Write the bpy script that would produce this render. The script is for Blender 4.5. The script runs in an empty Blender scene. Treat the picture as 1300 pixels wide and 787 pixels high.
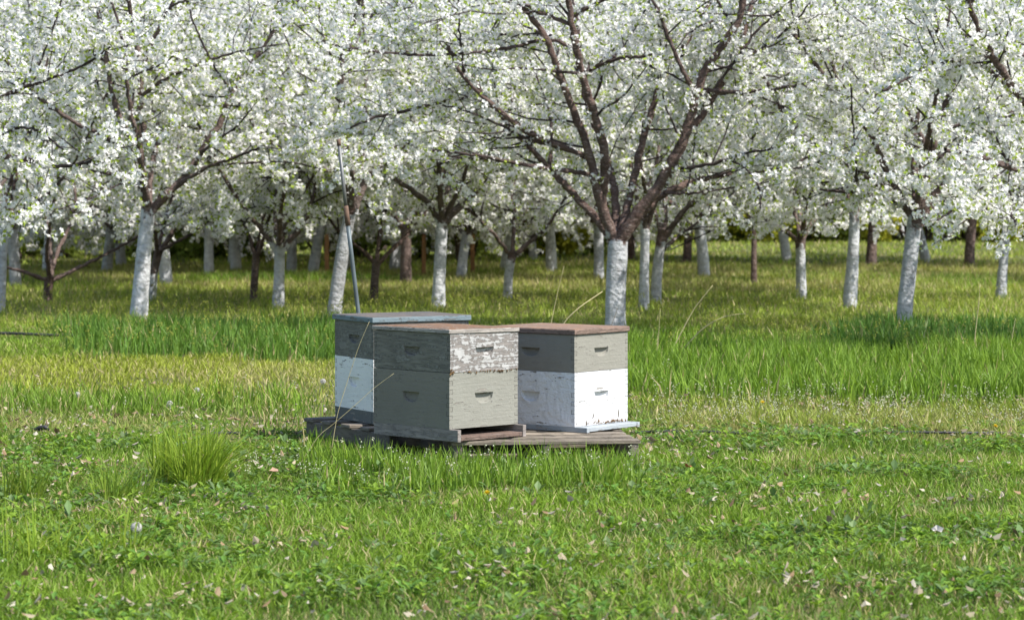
import bpy, math, random
import numpy as np
R = math.radians
SC = bpy.context.scene
COL = SC.collection
CAMH = 1.243; F = 3456.0; YH = 236.0          # camera height, focal length and horizon in photo pixels

def at(px, py, D):
    return np.array([(px - 650) / F * D, D, CAMH - (py - YH) / F * D])
def ground(px, py):
    D = F * CAMH / (py - YH)
    return np.array([(px - 650) / F * D, D, 0.0])

# ---------------------------------------------------------------- mesh helpers
def make_mesh(name, V, FL, mats, attrs=None, uv=None, smooth=False):
    """FL: list of (faces ndarray [n,k], material index)"""
    me = bpy.data.meshes.new(name)
    V = np.asarray(V, dtype=np.float32)
    me.vertices.add(len(V)); me.vertices.foreach_set('co', V.ravel())
    FL = [(np.asarray(f, dtype=np.int32), m) for f, m in FL if len(f)]
    nl = sum(f.size for f, m in FL); nf = sum(len(f) for f, m in FL)
    me.loops.add(nl); me.polygons.add(nf)
    me.loops.foreach_set('vertex_index', np.concatenate([f.ravel() for f, m in FL]))
    tot = np.concatenate([np.full(len(f), f.shape[1], np.int32) for f, m in FL])
    st = np.concatenate([[0], np.cumsum(tot)[:-1]]).astype(np.int32)
    me.polygons.foreach_set('loop_start', st); me.polygons.foreach_set('loop_total', tot)
    me.polygons.foreach_set('material_index', np.concatenate([np.full(len(f), m, np.int32) for f, m in FL]))
    for m in mats: me.materials.append(m)
    me.polygons.foreach_set('use_smooth', np.full(nf, bool(smooth)))
    if attrs:
        for k, a in attrs.items():
            a = np.asarray(a, dtype=np.float32)
            if a.ndim == 1:
                at_ = me.attributes.new(k, 'FLOAT', 'POINT'); at_.data.foreach_set('value', a)
            else:
                if a.shape[1] == 3: a = np.concatenate([a, np.ones((len(a), 1), np.float32)], 1)
                at_ = me.attributes.new(k, 'FLOAT_COLOR', 'POINT'); at_.data.foreach_set('color', a.ravel())
    me.update(calc_edges=True); me.validate()
    return me

def link(name, me, parent=None, loc=None):
    o = bpy.data.objects.new(name, me); COL.objects.link(o)
    if parent is not None: o.parent = parent
    if loc is not None: o.location = loc
    return o
def empty(name, loc, rz=0):
    o = bpy.data.objects.new(name, None); COL.objects.link(o)
    o.location = loc; o.rotation_euler = (0, 0, rz); o.empty_display_size = .2
    return o
def tag(o, label=None, cat=None, group=None, kind=None):
    if label: o['label'] = label
    if cat: o['category'] = cat
    if group: o['group'] = group
    if kind: o['kind'] = kind
    return o
def copy_tree(o, parent=None):
    c = o.copy(); COL.objects.link(c)
    if parent is not None: c.parent = parent
    for ch in list(o.children): copy_tree(ch, c)
    return c

class MB:
    """collects pieces into one mesh"""
    def __init__(s): s.V = []; s.F = {}; s.n = 0; s.A = []
    def add(s, V, Fs, mi=0, a=None):
        V = np.asarray(V, float); Fs = np.asarray(Fs, int)
        s.F.setdefault((mi, Fs.shape[1]), []).append(Fs + s.n)
        s.V.append(V); s.n += len(V)
        if a is not None: s.A.append(np.broadcast_to(np.asarray(a, float), (len(V),) + np.shape(a)[-1:] if np.ndim(a) else (len(V),)))
    def box(s, x0, x1, y0, y1, z0, z1, b=.0015, mi=0, M=None, jit=0, rng=None):
        """box with chamfered edges"""
        c = np.array([(x0+x1)/2, (y0+y1)/2, (z0+z1)/2]); h = np.array([x1-x0, y1-y0, z1-z0]) / 2
        b = min(b, h.min() * .45)
        V = []; idx = {}
        for sx in (-1, 1):
            for sy in (-1, 1):
                for sz in (-1, 1):
                    sg = np.array([sx, sy, sz])
                    for ax in range(3):
                        p = sg * (h - b); p = p.astype(float); p[ax] = sg[ax] * h[ax]
                        idx[(sx, sy, sz, ax)] = len(V); V.append(p)
        V = np.array(V)
        if jit and rng is not None:
            cj = {}
            for (sx, sy, sz, ax), i in idx.items():
                k = (sx, sy, sz)
                if k not in cj: cj[k] = rng.uniform(-jit, jit, 3)
                V[i] += cj[k]
        V += c
        Q = []; T = []
        for ax in range(3):
            o = [a for a in range(3) if a != ax]
            for sg in (-1, 1):
                ring = []
                for (u, v) in ((-1, -1), (1, -1), (1, 1), (-1, 1)):
                    k = [0, 0, 0]; k[ax] = sg; k[o[0]] = u; k[o[1]] = v
                    ring.append(idx[tuple(k) + (ax,)])
                if (sg == 1) == (ax == 1): ring = ring[::-1]
                Q.append(ring)
        for ax in range(3):
            o = [a for a in range(3) if a != ax]
            for u in (-1, 1):
                for v in (-1, 1):
                    def K(s_, a):
                        k = [0, 0, 0]; k[ax] = s_; k[o[0]] = u; k[o[1]] = v
                        return idx[tuple(k) + (a,)]
                    Q.append([K(-1, o[0]), K(1, o[0]), K(1, o[1]), K(-1, o[1])])
        for sx in (-1, 1):
            for sy in (-1, 1):
                for sz in (-1, 1): T.append([idx[(sx, sy, sz, a)] for a in range(3)])
        # consistent winding by centre test
        def fix(L):
            out = []
            for f in L:
                P = V[f]; n = np.cross(P[1] - P[0], P[2] - P[0])
                out.append(f if np.dot(n, P.mean(0) - c) > 0 else f[::-1])
            return out
        Q = fix(Q); T = fix(T)
        if M is not None: V = V @ M[:3, :3].T + M[:3, 3]
        n0 = s.n
        s.V.append(V); s.n += len(V)
        s.F.setdefault((mi, 4), []).append(np.array(Q) + n0)
        s.F.setdefault((mi, 3), []).append(np.array(T) + n0)
        return n0, len(V)
    def tube(s, P, Rr, sides=8, mi=0, cap=True):
        P = np.asarray(P, float); Rr = np.broadcast_to(np.asarray(Rr, float), (len(P),))
        V, Fs = tubes(P[None], Rr[None], sides)
        s.add(V, Fs, mi)
        if cap:
            n = s.n - len(V)
            last = n + (len(P) - 1) * sides
            c = s.n; s.V.append(np.array([P[0], P[-1]])); s.n += 2
            T = [[c, n + (j + 1) % sides, n + j] for j in range(sides)] + [[c + 1, last + j, last + (j + 1) % sides] for j in range(sides)]
            s.F.setdefault((mi, 3), []).append(np.array(T))
    def mesh(s, name, mats, smooth=False, attrs=None):
        return make_mesh(name, np.concatenate(s.V), [(np.concatenate(v), k[0]) for k, v in s.F.items()], mats, attrs=attrs, smooth=smooth)
    def build(s, name, mats, parent=None, smooth=False, loc=None, attrs=None):
        if not isinstance(mats, (list, tuple)): mats = [mats]
        return link(name, s.mesh(name, mats, smooth, attrs), parent, loc)

def norm(v): return v / np.maximum(np.linalg.norm(v, axis=-1, keepdims=True), 1e-9)

def tubes(P, Rr, sides):
    """batch: P [N,k,3], R [N,k] -> verts, quads"""
    N, k, _ = P.shape
    T = np.zeros_like(P); T[:, 1:-1] = P[:, 2:] - P[:, :-2]; T[:, 0] = P[:, 1] - P[:, 0]; T[:, -1] = P[:, -1] - P[:, -2]
    T = norm(T)
    ref = np.where(np.abs(T[:, :1, 2:3]) > .8, np.array([1., 0, 0]), np.array([0, 0, 1.])) * np.ones((N, k, 1))
    # parallel-ish frame
    U = norm(np.cross(T, ref)); W = np.cross(T, U)
    a = np.arange(sides) / sides * 2 * math.pi
    V = P[:, :, None] + Rr[:, :, None, None] * (U[:, :, None] * np.cos(a)[None, None, :, None] + W[:, :, None] * np.sin(a)[None, None, :, None])
    V = V.reshape(-1, 3)
    i = np.arange(k - 1)[:, None] * sides; j = np.arange(sides)[None]
    j2 = (j + 1) % sides
    q = np.stack([i + j, i + j2, i + sides + j2, i + sides + j], -1).reshape(-1, 4)
    q = (q[None] + (np.arange(N) * k * sides)[:, None, None]).reshape(-1, 4)
    return V, q

# value noise for zones
_rs = np.random.RandomState(7); _G = _rs.rand(256, 256)
def vnoise(x, y):
    xi = np.floor(x).astype(int); yi = np.floor(y).astype(int); fx = x - xi; fy = y - yi
    fx = fx * fx * (3 - 2 * fx); fy = fy * fy * (3 - 2 * fy)
    g = lambda a, b: _G[a & 255, b & 255]
    return (g(xi, yi) * (1 - fx) + g(xi + 1, yi) * fx) * (1 - fy) + (g(xi, yi + 1) * (1 - fx) + g(xi + 1, yi + 1) * fx) * fy
def fbm(x, y, s=1., o=3):
    v = 0; a = .5; t = 0
    for i in range(o):
        v = v + a * vnoise(x * s + 17.3 * i + 50, y * s + 5.1 * i + 90); t += a; a *= .5; s *= 2.1
    return v / t
def sstep(a, b, x):
    t = np.clip((x - a) / (b - a), 0, 1); return t * t * (3 - 2 * t)

# ---------------------------------------------------------------- materials
def new_mat(name):
    m = bpy.data.materials.new(name); m.use_nodes = True
    nt = m.node_tree; nt.nodes.clear()
    return m, nt
def N(nt, t, **kw):
    n = nt.nodes.new(t)
    for k, v in kw.items():
        if k in n.inputs: n.inputs[k].default_value = v
        else: setattr(n, k, v)
    return n
def ramp(nt, src, stops):
    r = nt.nodes.new('ShaderNodeValToRGB'); e = r.color_ramp.elements
    while len(e) < len(stops): e.new(.5)
    for i, (p, c) in enumerate(stops):
        e[i].position = p; e[i].color = (c, c, c, 1) if not hasattr(c, '__len__') else tuple(c) + (1,)
    nt.links.new(src, r.inputs[0]); return r.outputs[0]
def mixc(nt, fac, a, b, mode='MIX'):
    n = nt.nodes.new('ShaderNodeMix'); n.data_type = 'RGBA'; n.blend_type = mode
    for i, v in ((0, fac), (6, a), (7, b)):
        if hasattr(v, 'is_output') or isinstance(v, bpy.types.NodeSocket): nt.links.new(v, n.inputs[i])
        else: n.inputs[i].default_value = v if i == 0 else tuple(v) + (1,)
    return n.outputs[2]
def mth(nt, op, a, b=None, c=None, clamp=False):
    n = nt.nodes.new('ShaderNodeMath'); n.operation = op; n.use_clamp = clamp
    for i, v in enumerate((a, b, c)):
        if v is None: continue
        if isinstance(v, bpy.types.NodeSocket): nt.links.new(v, n.inputs[i])
        else: n.inputs[i].default_value = v
    return n.outputs[0]
def noise(nt, vec, scale, detail=4, rough=.6, stretch=None, loc=None):
    if stretch is not None or loc is not None:
        mp = nt.nodes.new('ShaderNodeMapping'); nt.links.new(vec, mp.inputs[0])
        if stretch is not None: mp.inputs['Scale'].default_value = stretch
        if loc is not None: mp.inputs['Location'].default_value = loc
        vec = mp.outputs[0]
    n = N(nt, 'ShaderNodeTexNoise', Scale=scale, Detail=detail, Roughness=rough); nt.links.new(vec, n.inputs['Vector'])
    return n.outputs[0]
def finish(nt, col, rough=.8, bump=None, bs=.3, bd=.002, spec=.3, metal=0):
    p = N(nt, 'ShaderNodeBsdfPrincipled'); o = N(nt, 'ShaderNodeOutputMaterial')
    for k, v in (('Base Color', col), ('Roughness', rough)):
        if isinstance(v, bpy.types.NodeSocket): nt.links.new(v, p.inputs[k])
        else: p.inputs[k].default_value = v if k == 'Roughness' else tuple(v) + (1,)
    p.inputs['Specular IOR Level'].default_value = spec; p.inputs['Metallic'].default_value = metal
    if bump is not None:
        b = N(nt, 'ShaderNodeBump', Strength=bs, Distance=bd); nt.links.new(bump, b.inputs['Height']); nt.links.new(b.outputs[0], p.inputs['Normal'])
    nt.links.new(p.outputs[0], o.inputs[0]); return p

def foliage_mat(name, col=None, attr=None, trans=.4, var=.25, gloss=.0, tint=(1, 1, 1)):
    m, nt = new_mat(name)
    if attr:
        a = N(nt, 'ShaderNodeAttribute', attribute_name=attr); c = a.outputs['Color']
    else:
        g = N(nt, 'ShaderNodeNewGeometry')
        lo = tuple(x * (1 - var) for x in col); hi = tuple(min(1, x * (1 + var)) for x in col)
        c = mixc(nt, g.outputs['Random Per Island'], lo, hi)
    d = N(nt, 'ShaderNodeBsdfPrincipled', Roughness=.55); d.inputs['Specular IOR Level'].default_value = gloss
    t = N(nt, 'ShaderNodeBsdfTranslucent'); mx = N(nt, 'ShaderNodeMixShader'); mx.inputs[0].default_value = trans
    tc = mixc(nt, 1.0, c, tint, 'MULTIPLY')
    nt.links.new(c, d.inputs['Base Color']); nt.links.new(tc, t.inputs[0])
    nt.links.new(d.outputs[0], mx.inputs[1]); nt.links.new(t.outputs[0], mx.inputs[2])
    o = N(nt, 'ShaderNodeOutputMaterial'); nt.links.new(mx.outputs[0], o.inputs[0]); return m

M_blossom = foliage_mat('blossom petals', (.885, .865, .85), trans=.50, var=.05)
M_leaf = foliage_mat('young cherry leaf', (.33, .42, .06), trans=.5, var=.35, gloss=.2, tint=(1.1, 1.1, .6))
M_grass = foliage_mat('grass blade', attr='col', trans=.35, gloss=.25, tint=(1.1, 1.15, .6))
M_shrub_dark = foliage_mat('shrub leaf dark', (.30, .37, .08), trans=.55, var=.5, gloss=.2)
M_shrub_yel = foliage_mat('shrub leaf yellow green', (.42, .42, .05), trans=.45, var=.35, gloss=.1)
M_wood_leaf = foliage_mat('woodland leaf', (.17, .22, .07), trans=.4, var=.4, gloss=.1)

def bark_mat():
    m, nt = new_mat('cherry bark with whitewash')
    tc = N(nt, 'ShaderNodeTexCoord'); v = tc.outputs['Object']
    w = N(nt, 'ShaderNodeAttribute', attribute_name='wash').outputs['Fac']
    thin = N(nt, 'ShaderNodeAttribute', attribute_name='thin').outputs['Fac']
    oi = N(nt, 'ShaderNodeObjectInfo')
    n1 = noise(nt, v, 9, 5, .65)
    n2 = noise(nt, v, 11, 5, .65, stretch=(1, 1, 1.7))
    bark = mixc(nt, ramp(nt, n1, [(.35, 0), (.7, 1)]), (.05, .032, .026), (.20, .14, .115))
    redb = mixc(nt, oi.outputs['Random'], (.085, .045, .034), (.10, .082, .075))
    bark = mixc(nt, .5, bark, redb)
    lent = ramp(nt, noise(nt, v, 22, 3, .6, stretch=(1, 1, 6)), [(.55, 0), (.66, 1)])
    bark = mixc(nt, mth(nt, 'MULTIPLY', lent, .5), bark, (.36, .30, .27))
    bark = mixc(nt, thin, bark, (.045, .032, .03))
    wash = mixc(nt, ramp(nt, n2, [(.3, 0), (.62, 1)]), (.38, .385, .40), (.62, .625, .63))
    dirt_or_dapple = ramp(nt, noise(nt, v, 7, 6, .7, stretch=(1, 1, 1.2), loc=(3, 1, 2)), [(.52, 0), (.70, 1)])  # grey streaks on the whitewash, with dappled canopy shade painted in
    wash = mixc(nt, mth(nt, 'MULTIPLY', dirt_or_dapple, .7), wash, (.17, .15, .14))
    wash = mixc(nt, 1.0, wash, ramp(nt, oi.outputs['Random'], [(0, .62), (1, 1.0)]), 'MULTIPLY')
    e = mth(nt, 'ADD', w, mth(nt, 'MULTIPLY_ADD', n1, 2.2, -1.1))
    mask = ramp(nt, e, [(.44, 0), (.56, 1)])
    col = mixc(nt, mask, bark, wash)
    finish(nt, col, .85, bump=mth(nt, 'ADD', n2, mth(nt, 'MULTIPLY', n1, 1.5)), bs=1.0, bd=.03)
    return m
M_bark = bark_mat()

def hive_mat(name, paint, wood, wear, joint=True, grime=.3, paint2=None, hor=True, bumpy=.4, streaks=.0, chips=0., bsc=7, vary=0.):
    m, nt = new_mat(name)
    tc = N(nt, 'ShaderNodeTexCoord'); v = tc.outputs['Object']
    gr = (2.2, 2.2, 22) if hor else (14, 14, 1.5)
    grain = noise(nt, v, 3.5, 5, .65, stretch=gr)
    grain2 = noise(nt, v, 9, 4, .6, stretch=(2.2, 2.2, 30))
    blot = noise(nt, v, bsc, 5, .65, loc=(2, 5, 1))
    fine = noise(nt, v, 60, 3, .6)
    wcol = mixc(nt, ramp(nt, grain, [(.3, 0), (.7, 1)]), tuple(x * .5 for x in wood), tuple(min(1, x * 1.35) for x in wood))
    wcol = mixc(nt, mth(nt, 'MULTIPLY', ramp(nt, grain2, [(.60, 0), (.66, 1)]), .8), wcol, tuple(x * .25 for x in wood))
    p2 = paint2 or tuple(x * .86 for x in paint)
    pcol = mixc(nt, ramp(nt, blot, [(.3, 0), (.7, 1)]), p2, paint)
    if vary:
        ri = N(nt, 'ShaderNodeObjectInfo').outputs['Random']
        wcol = mixc(nt, 1.0, wcol, ramp(nt, ri, [(0, 1 - vary), (1, 1 + vary)]), 'MULTIPLY')
    # worn mask
    a = mth(nt, 'ADD', mth(nt, 'MULTIPLY', grain, .6), mth(nt, 'ADD', mth(nt, 'MULTIPLY', blot, .35), mth(nt, 'MULTIPLY', fine, .22)))
    th = .735 - wear * .27
    mask = ramp(nt, a, [(th - .012, 0), (th + .012, 1)])   # 1 = bare wood
    col = mixc(nt, mask, pcol, wcol)
    if chips:
        ch = noise(nt, v, 26, 3, .6, stretch=(1.6, 1.6, .55), loc=(1, 7, 3))
        sep = N(nt, 'ShaderNodeSeparateXYZ'); nt.links.new(v, sep.inputs[0])
        low = mth(nt, 'MULTIPLY_ADD', sep.outputs[2], -5.5, 1.0, clamp=True)     # more chips towards the damp lower edge
        ct = mth(nt, 'ADD', ch, mth(nt, 'MULTIPLY', low, chips * .10))
        col = mixc(nt, ramp(nt, ct, [(.76, 0), (.78, 1)]), col, (.09, .07, .05))
    if streaks:
        st = noise(nt, v, 10, 4, .6, stretch=(3.5, 3.5, .5), loc=(4, 2, 0))
        col = mixc(nt, mth(nt, 'MULTIPLY', ramp(nt, st, [(.5, 0), (.8, 1)]), streaks), col, (.14, .12, .09))
    dirt_or_dapple = noise(nt, v, 4, 6, .7, loc=(9, 2, 4))
    col = mixc(nt, mth(nt, 'MULTIPLY', ramp(nt, dirt_or_dapple, [(.48, 0), (.75, 1)]), grime), col, (.10, .085, .065))
    hgt = mth(nt, 'ADD', mth(nt, 'MULTIPLY', fine, .35), mth(nt, 'ADD', mth(nt, 'MULTIPLY', grain, .5), mth(nt, 'MULTIPLY', noise(nt, v, 22, 4, .6), bumpy)))
    hgt = mth(nt, 'SUBTRACT', hgt, mth(nt, 'MULTIPLY', mask, .5))
    if joint:
        u = N(nt, 'ShaderNodeAttribute', attribute_name='edge'); s = N(nt, 'ShaderNodeSeparateXYZ'); nt.links.new(u.outputs['Vector'], s.inputs[0])
        e = s.outputs[0]; z = s.outputs[1]; side = s.outputs[2]
        ph = mth(nt, 'ADD', mth(nt, 'DIVIDE', z, .038), mth(nt, 'MULTIPLY', side, .5))
        fr = mth(nt, 'FRACT', ph)
        alt = mth(nt, 'LESS_THAN', fr, .5)
        fr2 = mth(nt, 'FRACT', mth(nt, 'MULTIPLY', ph, 2))
        hl = mth(nt, 'LESS_THAN', fr2, .09)
        inr = mth(nt, 'LESS_THAN', e, .019)
        vl = mth(nt, 'LESS_THAN', mth(nt, 'ABSOLUTE', mth(nt, 'SUBTRACT', e, .019)), .0011)
        line = mth(nt, 'MAXIMUM', mth(nt, 'MULTIPLY', hl, inr), mth(nt, 'MULTIPLY', vl, alt))
        brk = ramp(nt, noise(nt, v, 30, 3, .6, loc=(6, 6, 6)), [(.42, 0), (.58, 1)])
        line = mth(nt, 'MULTIPLY', line, brk)
        endg = mth(nt, 'MULTIPLY', mth(nt, 'MULTIPLY', inr, alt), .18)
        col = mixc(nt, endg, col, tuple(x * .6 for x in wood))
        col = mixc(nt, mth(nt, 'MULTIPLY', line, .85), col, (.04, .032, .025))
        hgt = mth(nt, 'SUBTRACT', hgt, line)
    finish(nt, col, .75, bump=hgt, bs=.8, bd=.006, spec=.25)
    return m
GW = (.20, .18, .155)
M_front_super = hive_mat('flaking grey white paint', (.44, .43, .415), (.20, .18, .165), .57, grime=.3, streaks=.25, bsc=34)
M_front_super_side = hive_mat('bare weathered board', (.25, .24, .21), (.17, .16, .135), .78, grime=.35)
M_front_deep = hive_mat('grey green hive paint', (.245, .24, .205), GW, .17, grime=.12, paint2=(.215, .21, .178), chips=.5)
M_front_deep_shaded = hive_mat('shade toned grey green hive paint', (.205, .190, .158), GW, .17, grime=.2, paint2=(.18, .167, .14), chips=.4)  # same paint as the sunlit face, darkened to carry its shade
M_right_super = hive_mat('khaki grey hive paint', (.245, .235, .20), GW, .15, grime=.10, paint2=(.22, .21, .178), chips=.4)
M_right_super_shaded = hive_mat('shade toned khaki grey hive paint', (.235, .222, .19), GW, .17, grime=.12, bumpy=1.2, chips=.4)  # khaki paint again, side face toned down for shade
M_right_deep = hive_mat('bright white hive paint', (.60, .60, .60), GW, .16, grime=.04, paint2=(.54, .54, .55), chips=2.0)
M_right_deep_side = hive_mat('crackled white hive paint', (.70, .71, .72), GW, .16, grime=.06, paint2=(.64, .65, .67), bumpy=3.2, chips=.6)
M_back_super = hive_mat('weathered grey board', (.22, .21, .185), (.15, .145, .125), .7, grime=.3)
M_back_deep = hive_mat('off white hive paint', (.78, .765, .74), GW, .17, grime=.08, chips=.3)
M_lid_edge = hive_mat('weathered lid board', (.42, .38, .34), (.30, .27, .24), .7, joint=False, grime=.2)
M_lid_red = hive_mat('reddish brown lid board', (.215, .15, .12), (.17, .12, .095), .6, joint=False, grime=.15)
M_lid_blue = hive_mat('blue grey lid paint', (.17, .22, .24), (.12, .12, .11), .35, joint=False, grime=.3)
M_board_brown = hive_mat('brown stained floor board', (.17, .115, .09), (.15, .11, .09), .6, joint=False, grime=.3)
M_board_grey = hive_mat('grey rail board', (.27, .24, .22), (.24, .21, .19), .7, joint=False, grime=.2)
M_board_white = hive_mat('pale blue white rail paint', (.33, .36, .38), (.28, .26, .24), .30, joint=False, grime=.1, chips=.4)
M_board_dark = hive_mat('dark grey rail paint', (.12, .125, .12), GW, .3, joint=False, grime=.3)
M_pallet = hive_mat('pallet board', (.19, .16, .125), (.18, .15, .115), .8, joint=False, grime=.5, vary=.35)
M_pallet_dark = hive_mat('old dark pallet board', (.17, .145, .12), (.16, .135, .11), .8, joint=False, grime=.5, vary=.4)

def rust_top(name, a, b, c):
    m, nt = new_mat(name); v = N(nt, 'ShaderNodeTexCoord').outputs['Object']
    n1 = noise(nt, v, 9, 6, .75); n2 = noise(nt, v, 40, 5, .7)
    col = mixc(nt, ramp(nt, n1, [(.38, 0), (.6, 1)]), a, b)
    col = mixc(nt, ramp(nt, n2, [(.55, 0), (.64, 1)]), col, c)
    finish(nt, col, .85, bump=n2, bs=.5, bd=.004); return m
M_rust = rust_top('rusty lid top', (.20, .10, .045), (.12, .08, .055), (.25, .215, .17))
M_rust2 = rust_top('brown ply lid top', (.24, .14, .085), (.16, .11, .08), (.27, .22, .18))
M_bluetop = rust_top('faded lid top', (.085, .082, .075), (.14, .11, .09), (.07, .085, .095))
M_propolis = rust_top('propolis and dead bees', (.13, .07, .03), (.20, .12, .05), (.06, .04, .02))

def simple(name, col, rough=.7, var=.3, sc=20, metal=0, spec=.3):
    m, nt = new_mat(name); v = N(nt, 'ShaderNodeTexCoord').outputs['Object']
    n1 = noise(nt, v, sc, 5, .65)
    c = mixc(nt, ramp(nt, n1, [(.3, 0), (.7, 1)]), tuple(x * (1 - var) for x in col), tuple(min(1, x * (1 + var)) for x in col))
    finish(nt, c, rough, bump=n1, bs=.3, bd=.002, metal=metal, spec=spec); return m
M_pipe = simple('grey green painted pipe', (.10, .12, .125), .5, .25, 12, .2)
M_pipe2 = simple('galvanised pipe', (.17, .17, .165), .5, .25, 12, .5)
M_pipe_rust = simple('rusted coupling', (.13, .08, .055), .8, .4, 30)
M_hose = simple('black hose', (.03, .03, .032), .5, .3)
M_straw = simple('dry straw', (.42, .36, .19), .7, .2, 8)
M_stem = simple('dark dry stem', (.16, .12, .07), .7, .2, 8)
M_drybrown = foliage_mat('dead leaf', attr='col', trans=.15, gloss=.1)
M_post = simple('orange brown stake', (.24, .12, .05), .8, .3)
M_yellow = simple('dandelion petals', (.75, .56, .02), .7, .15, 80)
M_seed = foliage_mat('dandelion fluff', (.62, .60, .56), trans=.5, var=.1)
M_green = simple('green stem', (.12, .2, .05), .6, .2)

def ground_mat():
    m, nt = new_mat('orchard ground'); v = N(nt, 'ShaderNodeTexCoord').outputs['Object']
    n1 = noise(nt, v, .35, 5, .6); n2 = noise(nt, v, 3.5, 6, .65); n3 = noise(nt, v, 45, 5, .7)
    g = mixc(nt, ramp(nt, n2, [(.35, 0), (.65, 1)]), (.055, .085, .02), (.10, .115, .035))
    g = mixc(nt, ramp(nt, n1, [(.45, 0), (.65, 1)]), g, (.15, .14, .055))
    g = mixc(nt, mth(nt, 'MULTIPLY', ramp(nt, n3, [(.45, 0), (.7, 1)]), .5), g, (.19, .155, .10))
    finish(nt, g, .95, bump=n3, bs=.8, bd=.02, spec=.1); return m

# ---------------------------------------------------------------- ground
gx = np.concatenate([[-400, -120, -50], np.linspace(-22, 22, 89), [50, 120, 400]])
gy = np.concatenate([[-200, -40, 0], np.linspace(4, 66, 125), [90, 160, 600]])
def rise(x, y):      # the orchard floor climbs gently at the far right
    return .13 * sstep(38, 57, y) * sstep(-3, 4, x)
def gz(x, y):
    f = np.exp(-np.maximum(0, np.abs(x) - 20) / 8)
    return (fbm(x, y, 1.3, 2) - .5) * .03 * np.where((y > 3) & (y < 67), 1, 0) * f + rise(x, y)
GX, GY = np.meshgrid(gx, gy)
GZ = gz(GX, GY) - .012
V = np.stack([GX, GY, GZ], -1).reshape(-1, 3)
nx = len(gx); ny = len(gy)
i, j = np.meshgrid(np.arange(nx - 1), np.arange(ny - 1)); q = (j * nx + i)
Q = np.stack([q, q + 1, q + nx + 1, q + nx], -1).reshape(-1, 4)
o = link('ground', make_mesh('ground', V, [(Q, 0)], [ground_mat()], smooth=True)); tag(o, 'rough orchard soil and turf under the grass', 'ground', kind='structure')

# ---------------------------------------------------------------- grass
rs = np.random.RandomState(11)
G_BRIGHT = np.array([.19, .295, .030]); G_MID = np.array([.125, .21, .028]); G_DEEP = np.array([.085, .17, .028])
G_OLIVE = np.array([.28, .34, .05]); G_STRAW = np.array([.44, .36, .19]); G_YEL = np.array([.29, .32, .04]); G_BROWN = np.array([.26, .19, .11])
def band(x, a, b, s): return sstep(a - s, a + s, x) * (1 - sstep(b - s, b + s, x))
def zones(x, d):
    """returns weights dict by photo row: y row and px column of the ground point"""
    row = YH + F * CAMH / d; px = 650 + x / d * F
    row = row + (fbm(x, d, .9, 3) - .5) * (36 + 40 * sstep(520, 600, row))
    tall_left = band(row, 424, 456, 10) * (1 - sstep(430, 480, px)) * sstep(40, 110, px + (fbm(x, d, .5) - .5) * 120)
    tall_right = band(row, 446, 508, 13) * sstep(770, 815, px)
    dark_right = band(row, 420, 448, 5) * sstep(1020, 1090, px)  # tree shadow put into the blade colour as darker green
    tallish_left = band(row, 508, 540, 8) * (1 - sstep(360, 420, px)) * (.4 + .6 * sstep(.4, .6, fbm(x, d, 1.4)))
    weeds_right = band(row, 512, 556, 12) * sstep(790, 860, px)
    smooth_left = band(row, 456, 508, 11) * (1 - sstep(400, 470, px))
    fore = sstep(552, 580, row)
    path = band(row, 543, 562, 5)
    brown_mid = band(row, 470, 560, 10) * band(px, 300, 450, 30)
    far_brown = np.clip(band(row, 330, 372, 4) * sstep(.44, .6, fbm(x, d, .33)) + band(row, 337, 352, 4) * sstep(800, 880, px) * sstep(.3, .5, fbm(x, d, .5)), 0, 1)
    far_green = band(row, 340, 362, 4) * (1 - sstep(.4, .5, fbm(x, d, .33)))
    olive = 1 - sstep(415, 430, row)
    pallet = band(px, 392, 812, 14) * (1 - sstep(11.7, 11.85, d - .35 * np.maximum(0, x + .3) * .3 - 1.5 * np.maximum(0, -.32 - x)))
    return dict(pallet=pallet, row=row, px=px, tall_left=tall_left, tall_right=tall_right, dark_right=dark_right, tallish_left=tallish_left, weeds=weeds_right,
                smooth_left=smooth_left, fore=fore, path=path, brown_mid=brown_mid, far_brown=far_brown, far_green=far_green, olive=olive)
def lerp(a, b, t): return a * (1 - t[:, None]) + b * t[:, None]

def blades(n, d0, d1, h, w, seed, fn, k=2):
    r = np.random.RandomState(seed)
    u = r.rand(n); d = np.sqrt(d0 * d0 + u * (d1 * d1 - d0 * d0))
    half = d * 650 / F * 1.10 + .8
    x = (r.rand(n) * 2 - 1) * half
    return fn(r, x, d, h, w)

def blade_mesh(r, x, d, h, w, col, bend, k):
    """returns V, quads, tris, colour"""
    n = len(x); z0 = gz(x, d) - .012
    yaw = r.rand(n) * 2 * math.pi; lean = r.rand(n) * 2 * math.pi
    side = np.stack([np.cos(yaw), np.sin(yaw), 0 * yaw], -1) * (w / 2)[:, None]
    b = np.stack([np.cos(lean), np.sin(lean), 0 * lean], -1) * (h * bend)[:, None]
    P0 = np.stack([x, d, z0], -1)
    up = np.array([0, 0, 1.])
    hz = h * np.sqrt(np.maximum(.1, 1 - bend ** 2 * .8))
    if k == 2:
        P1 = P0 + b * .3 + up * (hz * .58)[:, None]; P2 = P0 + b + up * hz[:, None]
        V = np.stack([P0 - side * .7, P0 + side * .7, P1 + side, P1 - side, P2], 1)
        i = np.arange(n)[:, None] * 5
        return V.reshape(-1, 3), i + np.array([[0, 1, 2, 3]]), i + np.array([[3, 2, 4]]), np.repeat(col, 5, 0)
    P2 = P0 + b + up * hz[:, None]
    V = np.stack([P0 - side, P0 + side, P2], 1); i = np.arange(n)[:, None] * 3
    return V.reshape(-1, 3), None, i + np.array([[0, 1, 2]]), np.repeat(col, 3, 0)

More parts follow.
